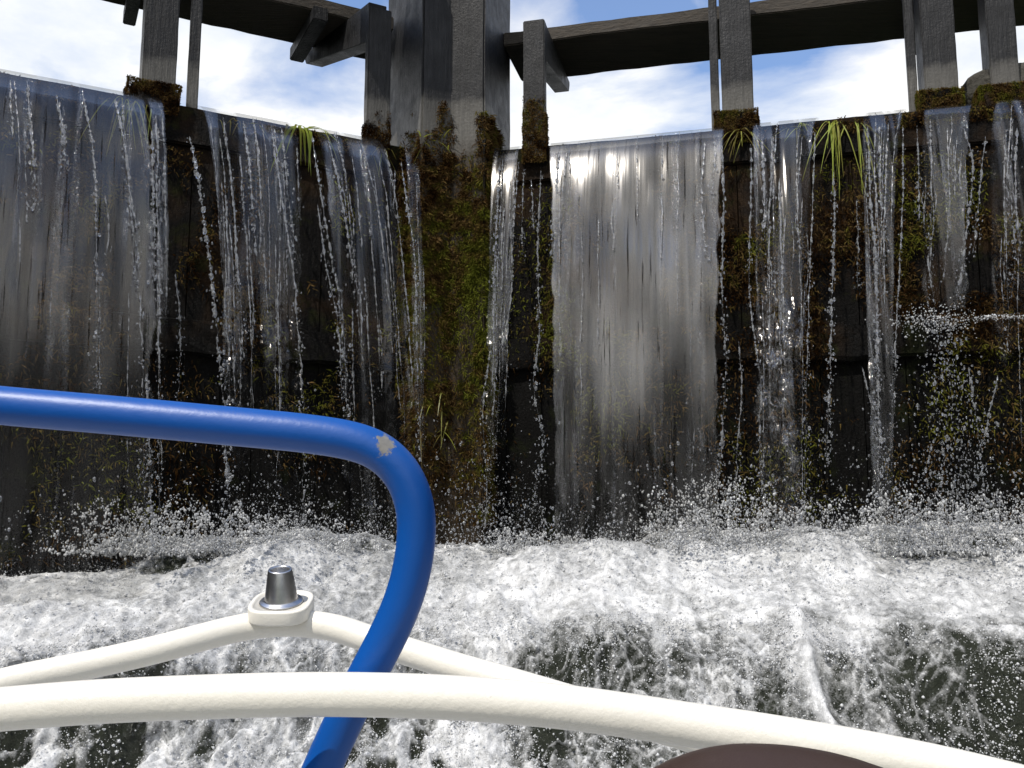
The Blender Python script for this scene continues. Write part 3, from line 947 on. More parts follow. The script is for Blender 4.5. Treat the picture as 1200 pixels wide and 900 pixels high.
def curtain(leaf, top, bot, ybot, v0, label, air=(.35, .25), sheen=.045, spark=.9, ropes=42, cover=(1, .8), lump=0.0, breaky=None, rag=.045, strands=(), seed=0,
            zend=None, slit=.40, amp=.006, name='water_curtain'):
    root_a, root_z = leaf.hit(sum(p[0] for p in top) / 2, sum(p[1] for p in top) / 2, 0)
    aT = [leaf.hit(p[0], p[1], 0)[0] for p in top]
    aB = [leaf.fall(px, ybot, v0)[0] for px in bot]
    zref = leaf.fall(sum(bot) / 2, ybot, v0)[2]
    tref = math.sqrt(2 * (ZC - zref) / 9.81)
    zb = 0.86 if zend is None else zend
    tend = math.sqrt(2 * (ZC - zb) / 9.81)
    wdt = abs(aT[1] - aT[0])
    nu = max(10, int(wdt / .005))
    h = np.concatenate([np.linspace(-.03, 0, 6)[:-1], np.linspace(0, 1, 330) ** 1.5])
    nv = len(h)
    u = np.linspace(0, 1, nu)
    U, Hh = np.meshgrid(u, h, indexing='ij')
    fall = np.clip(Hh, 0, 1) * (ZC - zb)
    t = np.sqrt(2 * fall / 9.81)
    tn = np.clip(t / tref, 0, 2)
    aL = aT[0] + (aB[0] - aT[0]) * tn
    aR = aT[1] + (aB[1] - aT[1]) * tn
    A = aL + (aR - aL) * U
    O = np.where(Hh < 0, .02 + (Hh) * 1.0, .03 + v0 * t)
    Z = np.where(Hh < 0, ZC + .004, ZC + .004 - fall)
    fl = fall / (ZC - 1.0)
    xx = A + seed * 3.7
    st1 = fbm(xx * 15 + .5 * fbm(xx * 3, fall * 1.5, 2, seed), fall * .7, 5, seed, .55)
    st2 = fbm(xx * 70, fall * 2.6, 3, seed + 3)
    big = fbm(xx * 5, fall * 1.4 - xx * .3, 3, seed + 6)
    lumps = fbm(xx * 11, fall * 7.5, 4, seed + 8)
    dsp = amp * (fbm(xx * 9, fall * .6, 3, seed) - .5) * 3.6 * (0.15 + np.minimum(fl * 5, 1)) + amp * .22 * (st2 - .5) * (np.minimum(fl * 6, 1)) + .05 * (big - .5) * fl
    lw_ = lump * sstep(.35, .75, fl)
    dsp = dsp + lw_ * (lumps - .5) * .26
    A = A + lw_ * (fbm(xx * 9, fall * 6, 3, seed + 12) - .5) * .10
    P = leaf.p(A, O + dsp, Z + lw_ * (lumps - .5) * .03)
    # where water is: ragged side edges, slits that open on the way down
    de = np.minimum(U, 1 - U) * wdt
    edge = sstep(0, 1, (de - rag * fbm(fall * 7, U * 0 + seed + np.round(U) * 5, 4, seed + 20) * (.4 + 1.3 * fl)) / .012)
    sl = fbm(xx * 13, fall * .45, 4, seed + 30)
    slits = 1 - slit * 2.2 * sstep(.52, .68, sl + .16 * fl)
    cv = (cover[0] + (cover[1] - cover[0]) * sstep(.1, .9, fl)) * edge * np.clip(slits, 0, 1)
    if breaky is not None:
        b0, b1 = breaky
        br = sstep(b0, b1, fl)
        cv = cv * (1 - br * sstep(.30, .62, 1 - lumps + .25 * br))
    cv = np.where(Hh < 0, edge * .9, cv)
    ar = (air[0] + (air[1] - air[0]) * sstep(.15, .8, fl)) * (.45 + 1.1 * sstep(.3, .7, st1)) * (.5 + sstep(.2, .7, big))
    ar = ar + lw_ * sstep(.5, .75, lumps) * .55
    ar = np.where(Hh < 0, .05, ar * (0.25 + .75 * sstep(0, .10, fl)))
    sp_ = sstep(.57, .66, fbm(xx * 24, fall * .45 + .25 * xx, 4, seed + 40)) * (.25 + .75 * sstep(.45, .6, fbm(xx * 34, fall * 7, 2, seed + 41)))
    sp_ = np.maximum(sp_, .9 * sstep(.05, .01, de - rag * .6) * sstep(.42, .6, fbm(xx * 30, fall * 8, 2, seed + 42))) * spark
    sp_ = np.where(Hh < 0.004, 0, sp_)
    root = empty(name, (*(leaf.p(root_a, .0, root_z)),), label, 'water curtain', 'curtains of water falling over the gates')
    mk('water_sheet', P.reshape(-1, 3), grid_faces(nu, nv), M_SHEET, root, True, {'cover': np.clip(cv, 0, 1), 'air': np.clip(ar * .10, 0, 1), 'spark': np.clip(sp_, 0, 1), 'sheen': np.clip(sheen * (.65 + .7 * sstep(.25, .75, big)) * (.2 + .8 * sstep(.012, .07, fl)) * (1 - .85 * sstep(.5, .75, fl + .25 * (fbm(xx * 9, fall * 1.2, 3, seed + 50) - .5))), 0, 1)},
       np.stack([xx, Z], -1).reshape(-1, 2))
    add_strands(leaf, strands, v0, seed, root)
    # fine beaded rivulets all over the film
    rg = np.random.default_rng(seed + 900)
    parts = []
    for i in range(int(wdt * ropes)):
        u0 = rg.uniform(.03, .97)
        f0 = rg.uniform(.01, .55) ** 1.3
        f1_ = min(1.0, f0 + rg.uniform(.10, .55))
        ff = np.linspace(f0, f1_, max(4, int((f1_ - f0) * 14)))
        tt = np.sqrt(2 * ff * (ZC - zb) / 9.81)
        tnn = np.clip(tt / tref, 0, 2)
        aa = (aT[0] + (aB[0] - aT[0]) * tnn) * (1 - u0) + (aT[1] + (aB[1] - aT[1]) * tnn) * u0
        aa = aa + rg.normal(0, .006, len(ff)) * (.4 + ff)
        PP_ = leaf.p(aa, .045 + v0 * tt, ZC + .004 - ff * (ZC - zb))
        rope, dr = strand_mesh(PP_, rg.uniform(.0013, .0030), seed * 100 + i, wander=.003, drop_rate=.35)
        parts += [rope, dr]
    if parts:
        mk('rivulets', *join(parts), M_DROP, root, True)['kind'] = 'stuff'
    return root
def add_strands(leaf, strands, v0, seed, root):
    for i, st in enumerate(strands):
        r0 = .0042
        wd = .004
        if isinstance(st, tuple):
            st, r0, wd = st
        r0 *= (0.62, 1.1, 0.8, 1.2, 0.7, 0.95)[(i + seed) % 6]
        P = [leaf.p(*_t(leaf.fall(x, y, v0 + .06))) for x, y in st]
        rope, dr = strand_mesh(P, r0, seed * 10 + i + 1, wander=wd)
        st_o = mk('water_strand', *rope, M_DROP, root, True)
        mk('droplets', *dr, M_DROP, st_o, True)['kind'] = 'stuff'
def _t(q):
    return q
def trickle(leaf, st, v0, label, r0=.004, seed=0, wd=.005):
    pts = st if not isinstance(st[0][0], tuple) else st[0]
    lines = [st] if not isinstance(st[0][0], tuple) else st
    root = None
    if len(lines) > 1:
        root = empty('water_trickle', tuple(leaf.p(*leaf.fall(*lines[0][0], v0))), label, 'water trickle', 'beaded trickles of water beside the curtains')
    for i, l in enumerate(lines):
        P = [leaf.p(*leaf.fall(x, y, v0)) for x, y in l]
        rope, dr = strand_mesh(P, r0, seed * 7 + i, wander=wd, drop_rate=1.3)
        o = mk('water_strand' if root else 'water_trickle', *rope, M_DROP, root, True)
        if root is None:
            tag(o, label, 'water trickle', 'beaded trickles of water beside the curtains')
        mk('droplets', *dr, M_DROP, o, True)['kind'] = 'stuff'

curtain(LL, [(-70, 72), (164, 119)], (-70, 186), 520, .85, 'broad smoky curtain of water filling the left edge, seen over dark planks', air=(.12, .12), sheen=.075, ropes=10, spark=.6, amp=.003, cover=(.95, .9), slit=.12, seed=1,
        strands=[[(32, 95), (36, 150), (40, 200), (40, 250)], [(97, 110), (108, 170), (112, 230), (113, 300), (114, 420), (114, 460)], [(66, 112), (75, 160), (76, 200)],
                 ([(143, 118), (150, 200), (160, 280), (165, 380), (168, 480), (170, 640)], .005, .006), [(135, 116), (146, 170), (153, 240), (160, 330)], [(12, 95), (14, 160)], [(172, 440), (176, 560), (180, 660)]])
curtain(LL, [(166, 118), (186, 123)], (180, 198), 520, .85, 'narrow ragged curtain right of the broad smoky one', air=(.3, .3), cover=(.9, .4), breaky=(.35, .7), rag=.015, seed=2,
        strands=[[(186, 150), (184, 230), (187, 330), (186, 420), (188, 470), (186, 560), (190, 640)], [(178, 150), (180, 230), (182, 330)]])
curtain(LL, [(226, 132), (345, 150)], (262, 358), 520, .9, 'curtain between two dark gaps of the left gate, breaking into lumps low down', air=(.24, .25), cover=(.95, .75), lump=.75, breaky=(.45, .95), seed=3,
        strands=[([(222, 160), (234, 220), (243, 290), (252, 360), (258, 440), (264, 480), (266, 560), (272, 640)], .005, .006), [(262, 140), (270, 200), (275, 260), (280, 330), (286, 420)],
                 [(285, 142), (292, 190), (296, 240), (300, 300)], ([(318, 150), (325, 200), (335, 260), (345, 330), (352, 420), (356, 500), (354, 600), (352, 650)], .006, .007), [(330, 150), (338, 230), (346, 300)]])
curtain(LL, [(360, 152), (440, 167)], (396, 492), 520, .9, 'smooth slanting curtain right of the hooked yellow weed', air=(.30, .28), cover=(1, .9), lump=.25, seed=4,
        strands=[([(366, 158), (376, 230), (388, 300), (398, 360), (405, 440), (412, 520)], .0055, .007), [(384, 160), (398, 220), (410, 290), (425, 380)], [(425, 170), (440, 230), (450, 300), (462, 400)], [(372, 240), (384, 320), (396, 380), (400, 460)]])
curtain(LL, [(468, 181), (487, 185)], (484, 499), 520, .8, 'thin dark film of water beside the left central post', air=(.25, .1), cover=(.8, .25), rag=.012, seed=5,
        strands=[[(470, 190), (477, 240), (486, 300), (488, 380), (490, 450), (493, 540)], [(463, 200), (462, 240), (466, 260)]])
curtain(RL, [(580, 185), (613, 179)], (568, 594), 500, .75, 'narrow grey curtain next to the right central post, twisting apart below', air=(.35, .35), cover=(1, .6), lump=.6, breaky=(.5, .85), rag=.015, seed=6,
        strands=[[(608, 190), (602, 260), (599, 340), (592, 390), (578, 450), (582, 500), (572, 560), (570, 600)], [(586, 190), (582, 260), (578, 340)], [(576, 400), (566, 480), (570, 560), (568, 620)]])
curtain(RL, [(644, 174), (852, 155)], (644, 848), 520, .68, 'widest bright grey curtain glinting on the right gate', air=(.55, .12), sheen=.17, ropes=9, spark=.6, rag=.05, cover=(1, .9), slit=.10, amp=.0022, seed=7,
        strands=[[(655, 178), (650, 250), (645, 300)], [(826, 165), (822, 230), (828, 300)], [(846, 170), (848, 240), (846, 330), (850, 420), (847, 500), (842, 560)], [(664, 178), (658, 240)], [(838, 165), (836, 230)]])
curtain(RL, [(882, 152), (963, 146)], (884, 948), 520, .9, 'curtain swelling into glassy lumps right of the first wide post', air=(.36, .32), cover=(1, .85), lump=1.0, breaky=(.6, 1.1), seed=8,
        strands=[[(880, 170), (880, 230), (878, 330), (885, 400), (892, 450), (890, 520), (895, 600)], [(893, 160), (895, 220), (897, 280)], [(955, 155), (952, 250), (948, 350), (946, 430), (944, 520), (942, 600)], [(906, 160), (904, 230)], [(940, 160), (934, 240), (938, 300)]])
curtain(RL, [(1012, 141), (1064, 137)], (1020, 1049), 520, .9, 'tall slender curtain tapering to a point left of the second moss collar', air=(.42, .38), cover=(1, .75), lump=.2, rag=.012, seed=9,
        strands=[[(1017, 148), (1020, 230), (1026, 300), (1028, 380), (1030, 470), (1036, 560)], [(1058, 148), (1058, 230), (1055, 300), (1050, 400), (1048, 460), (1040, 560)], [(1030, 148), (1032, 220), (1036, 300)]])
curtain(RL, [(1084, 136), (1143, 131)], (1080, 1140), 400, .55, 'torn curtain splashing on the middle beam near the right edge', air=(.42, .4), cover=(.9, .55), lump=.4, breaky=(.25, .6), zend=Z_MID, seed=10,
        strands=[[(1090, 140), (1092, 230), (1088, 300), (1095, 360)], [(1130, 150), (1140, 200), (1130, 290), (1122, 360)], [(1110, 150), (1112, 240), (1106, 330)]])
curtain(RL, [(1168, 130), (1230, 125)], (1160, 1230), 520, .7, 'broken curtain leaving the frame at the right edge', air=(.35, .25), cover=(.8, .35), breaky=(.2, .7), seed=12, lump=.4,
        strands=[[(1176, 160), (1185, 230), (1190, 300), (1185, 350)], [(1192, 150), (1190, 220), (1196, 300)]])
trickle(LL, [[(195, 170), (188, 260), (190, 330)], [(206, 320), (212, 400), (208, 470)]], .7, 'beaded trickle in the dark gap below the wide left post', seed=1, r0=.003)
trickle(RL, [[(634, 200), (630, 300), (632, 390), (625, 450), (634, 500), (638, 520), (628, 580), (642, 620)]], .7, 'wavering trickle down the dark gap under the right bracket post', seed=2, r0=.0045)
trickle(RL, [[(614, 200), (612, 250), (613, 300)], [(622, 210), (626, 270)]], .6, 'two short broken trickles just under the right bracket post', seed=3, r0=.003)
trickle(RL, [[(977, 200), (978, 260), (975, 340), (973, 420), (972, 480), (968, 540)]], .8, 'straight beaded trickle falling from the longest bright grass', seed=4, r0=.0045)
trickle(RL, [[(1003, 235), (1006, 290), (1004, 340)]], .8, 'scattered drops falling from the second long green tuft', seed=5, r0=.003)
trickle(RL, [[(1075, 150), (1077, 230), (1076, 260)]], .6, 'short dripping trickle at the left edge of the second moss collar', seed=6, r0=.003)
trickle(RL, [[(1155, 160), (1150, 200), (1145, 260), (1138, 300)]], .6, 'dripping trickle below the post at the right edge', seed=7, r0=.0035)
trickle(RL, [[(1026, 470), (1018, 440), (1008, 400)], [(1010, 430), (1022, 480), (1030, 520)]][1:], .9, 'slanting jet joining the tapered slender curtain low down', seed=8, r0=.003)
trickle(RL, [[(1135, 430), (1145, 500), (1152, 560), (1155, 610)], [(1170, 440), (1160, 480), (1152, 520)]], .7, 'forked trickle low on the gate below the middle beam at the right edge', seed=9, r0=.004)
trickle(RL, [[(866, 400), (869, 460), (864, 530), (862, 580)]], .6, 'fine trickle in the dark gap below the first wide post', seed=10, r0=.0028)

# ------------------------------------------------------------------ foaming water at the foot of the gates
def worley(x, y, seed=0):
    x, y = np.broadcast_arrays(np.asarray(x, float), np.asarray(y, float))
    ix, iy = np.floor(x), np.floor(y)
    f1 = np.full(x.shape, 9.0)
    f2 = np.full(x.shape, 9.0)
    for dx in (-1, 0, 1):
        for dy in (-1, 0, 1):
            cx, cy = ix + dx, iy + dy
            d = np.hypot(cx + _h(cx, cy, seed) - x, cy + _h(cx, cy, seed + 1) - y)
            f2 = np.minimum(f2, np.maximum(f1, d))
            f1 = np.minimum(f1, d)
    return f1, f2
def y_gate(X):
    l = MITRE[1] + (X - MITRE[0]) * (LL.e[1] / LL.e[0])
    r = MITRE[1] + (X - MITRE[0]) * (RL.e[1] / RL.e[0])
    k = .08
    return -k * np.log(np.exp(-l / k) + np.exp(-r / k))
SP = [0, .35, .6, .9, 1.12, 1.28, 1.45, 1.65, 2.1, 3.0, 7.0]
ZP = [1.05, 1.06, 1.0, .88, .76, .62, .32, .10, .03, .0, -.02]
def shelf(X):
    return np.maximum(sstep(-2.05, -1.8, X) * sstep(-.62, -.9, X), sstep(.62, .95, X)) * (.75 + .5 * (fbm(X * 5, X * 0, 3, 180) - .3))
def foam_z(X, s):
    z = np.interp(s, SP, ZP)
    z = z - .13 * sstep(-1.0, -2.3, X) * sstep(1.3, 1.0, s)
    z = z + .10 * shelf(X) * sstep(.44, .27, s)
    for bx, bs, h, wx, ws in ((1.02, .50, .07, .22, .16), (2.35, .22, .06, .50, .14), (-1.72, .16, .03, .34, .14), (-1.15, .55, .08, .3, .15), (1.6, .5, .14, .25, .2), (.35, .7, .10, .35, .25)):
        z = z + h * np.exp(-((X - bx) / wx) ** 2 - ((s - bs) / ws) ** 2)
    return z
nx, ns = 900, 720
X1 = np.linspace(-4.0, 4.2, nx)
s1 = np.concatenate([np.linspace(0.0, 2.0, 540), np.linspace(2.0, 6.5, ns - 540 + 1)[1:]])
XX, SS = np.meshgrid(X1, s1, indexing='ij')
ZZ = foam_z(XX, SS)
wob = (fbm(XX * 3, SS * 3, 4, 101) - .5)
fine = (fbm(XX * 14, SS * 14, 4, 102, .6) - .5)
rid = 1 - np.abs(fbm(XX * 7, SS * 9, 3, 103) - .5) * 2
near = sstep(3.5, 1.6, SS)
ZZ = ZZ + (wob * .15 + fine * .030 + (rid - .7) * .045) * (.4 + .6 * sstep(.3, .6, SS)) * (.25 + .75 * near)
YY = y_gate(XX) - SS + (fbm(XX * 6, SS * 6, 4, 104) - .5) * .16 * sstep(.9, 1.3, SS) * sstep(2.0, 1.6, SS)
wx, wy = .25 * (fbm(XX * 5, SS * 5, 3, 120) - .5), .25 * (fbm(XX * 5, SS * 5, 3, 121) - .5)
f1, f2 = worley((XX + wx) * 7, (SS + wy) * 8, 130)
lace = sstep(.26, .05, f2 - f1)
g1, g2 = worley((XX + wx) * 15, (SS + wy) * 17, 131)
lace2 = sstep(.26, .05, g2 - g1)
pat = (fbm(XX * 4.2, SS * 4.2, 4, 105) - .5) * .7 + (fbm(XX * 1.7, SS * 2, 3, 106) - .5) * .6
base = np.interp(SS, [0, .15, .30, .46, 1.0, 1.14, 1.28, 1.6, 1.9, 3], [.10, .18, .34, .78, .84, .62, .34, .30, .50, .55])
zoneA = sstep(.05, .2, SS) * sstep(.50, .36, SS)
casc = sstep(1.08, 1.24, SS) * sstep(2.0, 1.7, SS)
flow = fbm(XX * 7 + 1.2 * (fbm(XX * 3, SS * 2, 2, 140) - .5), SS * 1.3, 4, 141) - .5
leftpool = sstep(1.35, 1.6, SS) * sstep(.5, -.3, XX)
shf = shelf(XX)
base = base + shf * (.45 * sstep(.30, .24, SS) * sstep(0, .05, SS)) - .15 * shf * sstep(.27, .33, SS) * sstep(.48, .42, SS)
FOAM = base + pat * .7 + zoneA * (lace * .60 + lace2 * .25 - .16) + casc * (flow * (1.5 - .75 * sstep(0, .4, XX)) + lace2 * .22 + .16 * lace - .15 * sstep(-.1, .6, XX))
FOAM = FOAM + leftpool * (.42 - .95 * sstep(.42, .18, f1) * sstep(.4, .55, fbm(XX * 3, SS * 3, 2, 150)))
FOAM = FOAM + sstep(.3, .7, XX) * sstep(.9, 1.08, SS) * sstep(1.3, 1.1, SS) * (fbm(XX * 5, SS * 16, 3, 151) - .5) * 1.1
mound = sum(.5 * np.exp(-((XX - bx) / wx_) ** 2 - ((SS - bs) / ws) ** 2) for bx, bs, wx_, ws in ((1.02, .6, .2, .2), (2.35, .2, .4, .10), (-1.72, .15, .3, .10)))
xs = 1.34 + .09 * (fbm(SS * 4, SS * 0, 3, 108) - .5)
stk = np.exp(-((XX - xs) / .034) ** 2) * sstep(1.0, 1.15, SS) * sstep(1.8, 1.45, SS) * .6
FOAM = np.clip(FOAM + mound + stk, -.2, 1.15)
ZZ = ZZ + stk * .05 + .035 * (np.clip(FOAM, 0, 1) - .5) * near
foam_o = mk('foaming_water', np.stack([XX, YY, ZZ], -1).reshape(-1, 3), grid_faces(nx, ns)[:, ::-1], M_FOAM, None, True, {'foam': FOAM})
tag(foam_o, 'white churning water at the foot of the gates spilling over the stone sill', 'water', None, 'structure')

def interp_foam(x, s):
    i = np.clip(np.searchsorted(X1, x), 0, nx - 1)
    j = np.clip(np.searchsorted(s1, s), 0, ns - 1)
    return YY[i, j], ZZ[i, j], FOAM[i, j]
# bubbles and drops lying on the foam
n = 260000
bx, bs = RNG.uniform(-3.1, 3.1, n), RNG.uniform(.05, 2.0, n)
by, bz, bf = interp_foam(bx, bs)
clump = sstep(.35, .65, fbm(bx * 9, bs * 7, 3, 160))
keep = RNG.random(n) < np.where(bs > 1.1, (.15 + .85 * clump) * .8, .05 + .16 * bf * clump)
bx, by, bz, bf, bs = bx[keep], by[keep], bz[keep], bf[keep], bs[keep]
rad = np.clip(RNG.lognormal(math.log(.0021), .5, len(bx)), .001, .0085)
lift = np.abs(RNG.normal(0, .02, len(bx))) * (RNG.random(len(bx)) < .5)
V, Fc = drops(np.stack([bx, by - np.where(bs > 1.1, lift, 0), bz + lift * .8], 1), rad, None, ICO1, .2, 5)
tag(mk('foam_bubbles', V, Fc, M_FDROP, None, True), 'countless white bubbles lying on the churning water', 'bubbles', None, 'stuff')

# spray thrown up where the curtains land
SPR = [(LL, 180, .9, 260), (LL, 310, .9, 420), (LL, 430, .9, 320), (LL, 60, .9, 120), (LL, 490, .8, 160), (RL, 572, .75, 380), (RL, 640, .75, 320), (RL, 820, .9, 520),
       (RL, 750, .9, 260), (RL, 900, .9, 420), (RL, 960, .8, 260), (RL, 1040, .9, 620), (RL, 1110, .7, 900), (RL, 1180, .8, 600), (RL, 540, .6, 420), (RL, 690, .9, 200)]
PP = []
for leaf, px, v0, n in SPR:
    a, o, z = leaf.fall(px, 600, v0)
    aa = a + RNG.normal(0, .16, n)
    hh = np.abs(RNG.normal(0, .30, n)) * RNG.random(n) ** .4
    oo = np.clip(o + RNG.normal(0, .16, n), .05, None)
    PP.append(leaf.p(aa, oo, 1.08 + hh))
P = np.concatenate(PP)
rad = np.clip(RNG.lognormal(math.log(.0030), .45, len(P)), .0012, .010)
parts = [drops(P, rad, 1 + RNG.random(len(P)) * .5, ICO1, .2, 6)]
n = 42000
fx, fs = RNG.uniform(-2.9, 3.0, n), RNG.uniform(.05, .85, n)
fy, fz, ff = interp_foam(fx, fs)
k = RNG.random(n) < sstep(.38, .62, fbm(fx * 4, fs * 4, 3, 170))
hgt = RNG.exponential(.05, n) * (.3 + 2.6 * sstep(.35, .7, fbm(fx * 4, fs * 0, 3, 171)))
P4 = np.stack([fx, fy - RNG.random(n) * .05, fz + hgt], 1)[k]
parts.append(drops(P4, np.clip(RNG.lognormal(math.log(.0014), .5, len(P4)), .0007, .007), None, ICO1, .2, 9))
# plumes: drops flung up in arcs where the ropes of water strike
def plume(px, leaf, n_arc, vmax, spread, seed, s0=.32):
    rg = np.random.default_rng(seed)
    a, o, z = leaf.fall(px, 600, .8)
    c = leaf.p(a, 0, 1.0)
    out, rr = [], []
    for i in range(n_arc):
        x0 = c[0] + rg.normal(0, spread)
        sy = s0 + rg.normal(0, .09)
        y0 = float(y_gate(np.array([x0]))[0]) - sy
        z0 = 1.05
        v = np.array([rg.normal(0, .45), -rg.normal(.15, .35), vmax * (.3 + .7 * rg.random() ** 2)])
        m = int(rg.integers(14, 40))
        t = np.sort(rg.random(m)) * (2 * v[2] / 9.81) * rg.uniform(.5, 1.0)
        q = np.array([x0, y0, z0]) + v * t[:, None] + np.array([0, 0, -4.9]) * (t ** 2)[:, None]
        out.append(q + rg.normal(0, .006, q.shape))
        rr.append(np.clip(rg.lognormal(math.log(.0026), .55, m) * (1.25 - .6 * t / (t.max() + 1e-6)), .0008, .009))
    return drops(np.concatenate(out), np.concatenate(rr), 1 + rg.random(sum(len(x) for x in rr)) * .6, ICO1, .25, seed)
PL = [plume(815, RL, 300, 2.9, .14, 301, .42), plume(770, RL, 150, 2.2, .12, 302, .45), plume(905, RL, 160, 2.4, .10, 303, .40), plume(1040, RL, 280, 2.6, .16, 304), plume(1120, RL, 320, 2.6, .26, 305),
      plume(1190, RL, 180, 2.3, .16, 306), plume(200, LL, 200, 2.5, .14, 307, .25), plume(300, LL, 240, 2.4, .18, 308, .3), plume(420, LL, 200, 2.1, .16, 309, .4), plume(575, RL, 110, 1.6, .07, 310), plume(640, RL, 100, 1.4, .08, 311)]
tag(mk('splash', *join(PL), M_FDROP, None, True), 'white plumes of drops thrown up where the curtains strike the water', 'splash', None, 'stuff')
# broken water below the middle beam on the right
n = 1100
a, o, z = RL.fall(1112, 400, .6)
zz = Z_MID - RNG.random(n) ** .8 * 1.25
aa = a + RNG.normal(0, 1, n) * (.05 + .10 * np.clip((Z_MID - zz) / 1.2, 0, 1))
P2 = RL.p(aa, .14 + .4 * np.sqrt(np.clip(Z_MID - zz, 0, 3) * .2) + RNG.normal(0, .03, n), zz)
parts.append(drops(P2, np.clip(RNG.lognormal(math.log(.0036), .45, n), .0012, .010), 1 + RNG.random(n) * .8, ICO1, .25, 7))
V, Fc = join(parts)
tag(mk('spray', V, Fc, M_DROP, None, True), 'fine drops of spray hanging in front of the lower gates', 'spray', None, 'stuff')
# splash where the torn curtain strikes the middle beam
n = 900
aa = np.concatenate([a + RNG.normal(0, .12, n // 2), a + RNG.uniform(-.18, .5, n - n // 2) + .05 * RNG.normal(0, 1, n - n // 2)])
P3 = RL.p(aa, RNG.uniform(.02, .13, n), Z_MID - .01 + RNG.normal(0, .03, n) * (.3 + 1.2 * (np.abs(aa - a) < .2)))
V, Fc = drops(P3, np.clip(RNG.lognormal(math.log(.0026), .5, n), .001, .008), None, ICO1, .25, 8)
tag(mk('splash', V, Fc, M_FDROP, None, True), 'white splash lying along the middle beam near the right edge', 'splash', None, 'stuff')

# ------------------------------------------------------------------ stone at the end of the right gate
bm = bmesh.new()
bmesh.ops.create_icosphere(bm, subdivisions=4, radius=1.0)
a_st, z_st = RL.hit(1185, 112, -.35)
c = RL.p(a_st + .02, -.35, z_st - .05)
for v in bm.verts:
    q = np.array(v.co)
    q = np.sign(q) * np.abs(q) ** .75
    k = 1 + .25 * (float(fbm(np.array([q[0] * 3 + 5]), np.array([q[2] * 3 + q[1] * 2]), 3, 4)[0]) - .5)
    v.co = (c[0] + q[0] * .34 * k, c[1] + q[1] * .25 * k, c[2] + q[2] * .20 * k)
me = D.meshes.new('coping_stone')
for f in bm.faces:
    f.smooth = True
bm.to_mesh(me)
bm.free()
tag(link('coping_stone', me, M_STONE), 'dark rounded stone behind the last post at the right edge', 'stone')

# ------------------------------------------------------------------ the boat's rails
boat = empty('boat', (0, .9, .8), 'boat bow rails: two cream tubes and one bent blue handrail in the foreground', 'boat')
def rail(name, pts, d0, r, mat, step=.006, sides=28, label=None):
    P = [at_d(x, y, d if d else d0) for x, y, d in pts]
    C = catmull(P, step)
    for _ in range(14):
        C[1:-1] = (C[:-2] + C[1:-1] * 2 + C[2:]) / 4
    V, Fc = tube(C, r, sides)
    o = mk(name, V, Fc, mat, boat, True)
    if label:
        o['label'] = label
    return o
blue = [(-260, 449, 1.0), (-120, 462, 1.0), (0, 475, 1.0), (133, 486.5, 1.0), (267, 499, 1.0), (360, 508, 1.0), (416, 517, 1.0), (447, 529, 1.0), (470, 550, 1.0), (484, 579, 1.0), (489, 612, 1.0),
        (487, 645, 1.0), (478, 688, 1.0), (462, 730, 1.0), (432, 788, 1.0), (405, 840, 1.0), (379, 897, 1.0), (352, 960, 1.0), (330, 1020, 1.0)]
rail('handrail', blue, 1.0, .0207, M_BLUE, label='bent bright blue handrail with a chipped patch on its bend')
front = [(-260, 858, .93), (-120, 842, .93), (0, 831, .93), (100, 823, .93), (200, 818, .93), (330, 814, .93), (430, 814, .93), (540, 818, .93), (667, 829, .93), (800, 848, .93), (900, 863, .92), (1000, 880, .91), (1100, 900, .90), (1200, 924, .89), (1330, 960, .88)]
rail('guard_rail', front, .93, .0212, M_CREAM, label='thick cream tube crossing in front of everything')
rear = [(-260, 868, 1.25), (-120, 837, 1.3), (0, 801, 1.36), (100, 780, 1.40), (180, 762, 1.43), (240, 746, 1.46), (290, 734, 1.49), (340, 730, 1.5), (390, 735, 1.49), (430, 748, 1.47), (480, 764, 1.45), (540, 783, 1.42), (610, 803, 1.38), (700, 830, 1.33), (820, 866, 1.27), (960, 910, 1.2)]
rail('bow_rail', rear, 1.4, .0212, M_CREAM, label='cream tube rising to a point at the bow')
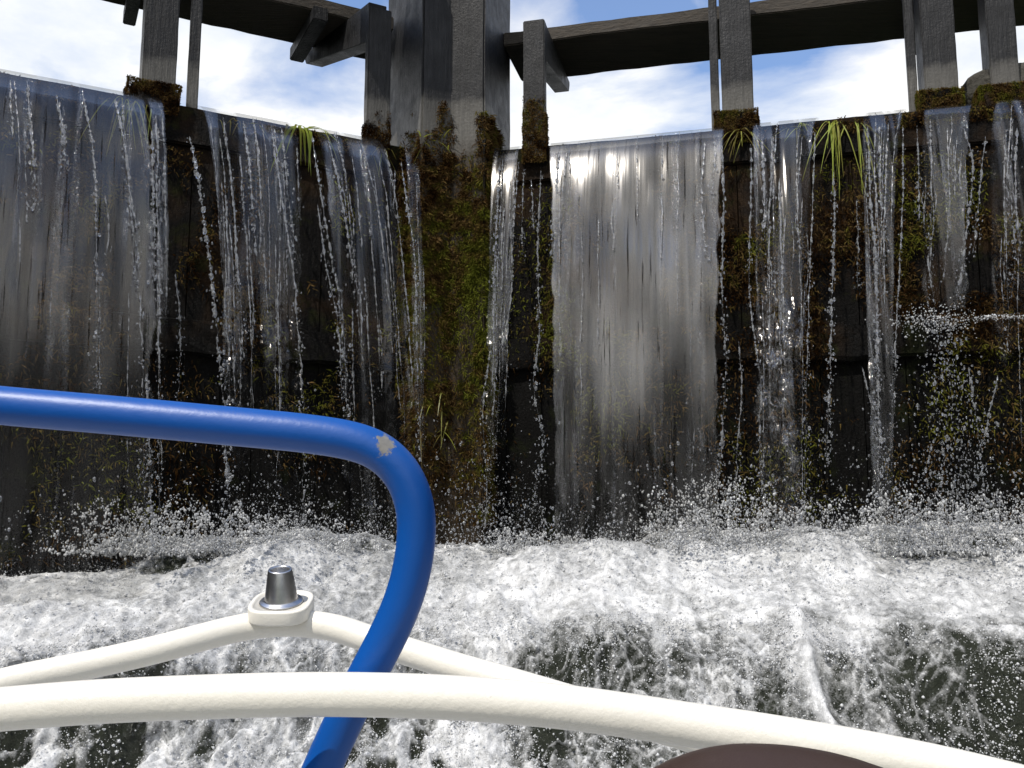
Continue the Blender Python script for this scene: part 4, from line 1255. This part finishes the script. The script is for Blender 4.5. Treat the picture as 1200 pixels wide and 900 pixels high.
# socket on the apex of the bow rail
ctr = at_d(330, 713, 1.5)
def lathe(name, prof, c, mat, parent, sides=40, squash=None):
    V = []
    th = np.linspace(0, 2 * math.pi, sides, endpoint=False)
    for r_, z_ in prof:
        cx, sx_ = np.cos(th), np.sin(th)
        if squash:
            p = squash
            k = (np.abs(cx) ** p + np.abs(sx_) ** p) ** (-1 / p)
            cx, sx_ = cx * k, sx_ * k
        V.append(np.stack([c[0] + r_ * cx, c[1] + r_ * sx_, np.full(sides, c[2] + z_)], 1))
    V = np.concatenate(V)
    m = len(prof)
    i = np.arange(m - 1)[:, None] * sides
    j = np.arange(sides)[None]
    j2 = (j + 1) % sides
    Fc = np.stack([i + j, i + j2, i + sides + j2, i + sides + j], -1).reshape(-1, 4)
    return mk(name, V, Fc, mat, parent, True)
sock = lathe('socket', [(.0, -.010), (.0465, -.010), (.0482, -.0085), (.0485, -.007), (.0485, .010), (.0480, .0118), (.0465, .0128), (.041, .013), (.0405, .0105), (.0, .0105)], ctr, M_CREAM, boat, 56, 3.2)
sock['label'] = 'cream painted square socket plate with a grey metal cone'
lathe('flange', [(.0, .0108), (.034, .0108), (.0345, .0125), (.033, .014), (.0272, .0145), (.026, .017)], ctr, M_STEEL, sock)
lathe('cone', [(.0262, .0155), (.0250, .022), (.0188, .064), (.0180, .0655), (.0150, .0655), (.0142, .062), (.014, .03), (.0, .03)], ctr, M_STEEL, sock)
tilt = Matrix.Translation(Vector(ctr)) @ Matrix.Rotation(R(17), 4, 'X') @ Matrix.Translation(-Vector(ctr))
for o in [sock] + list(sock.children):
    off = Matrix.Translation(origin(boat))
    o.data.transform(off.inverted() @ tilt @ off)
# dark rounded top beside the viewer
cc = at_d(880, 868, .62)
bm = bmesh.new()
bmesh.ops.create_uvsphere(bm, u_segments=64, v_segments=32, radius=1)
for v in bm.verts:
    q = v.co
    v.co = (cc[0] + q.x * (.112 if q.x < 0 else .150), cc[1] + q.y * .10 - .02, cc[2] - .085 + q.z * .085)
for f in bm.faces:
    f.smooth = True
me = D.meshes.new('rounded_cover')
bm.to_mesh(me)
bm.free()
tag(link('rounded_cover', me, M_BROWN), 'smooth dark brown rounded top at the bottom edge beneath the cream tube', 'cover')
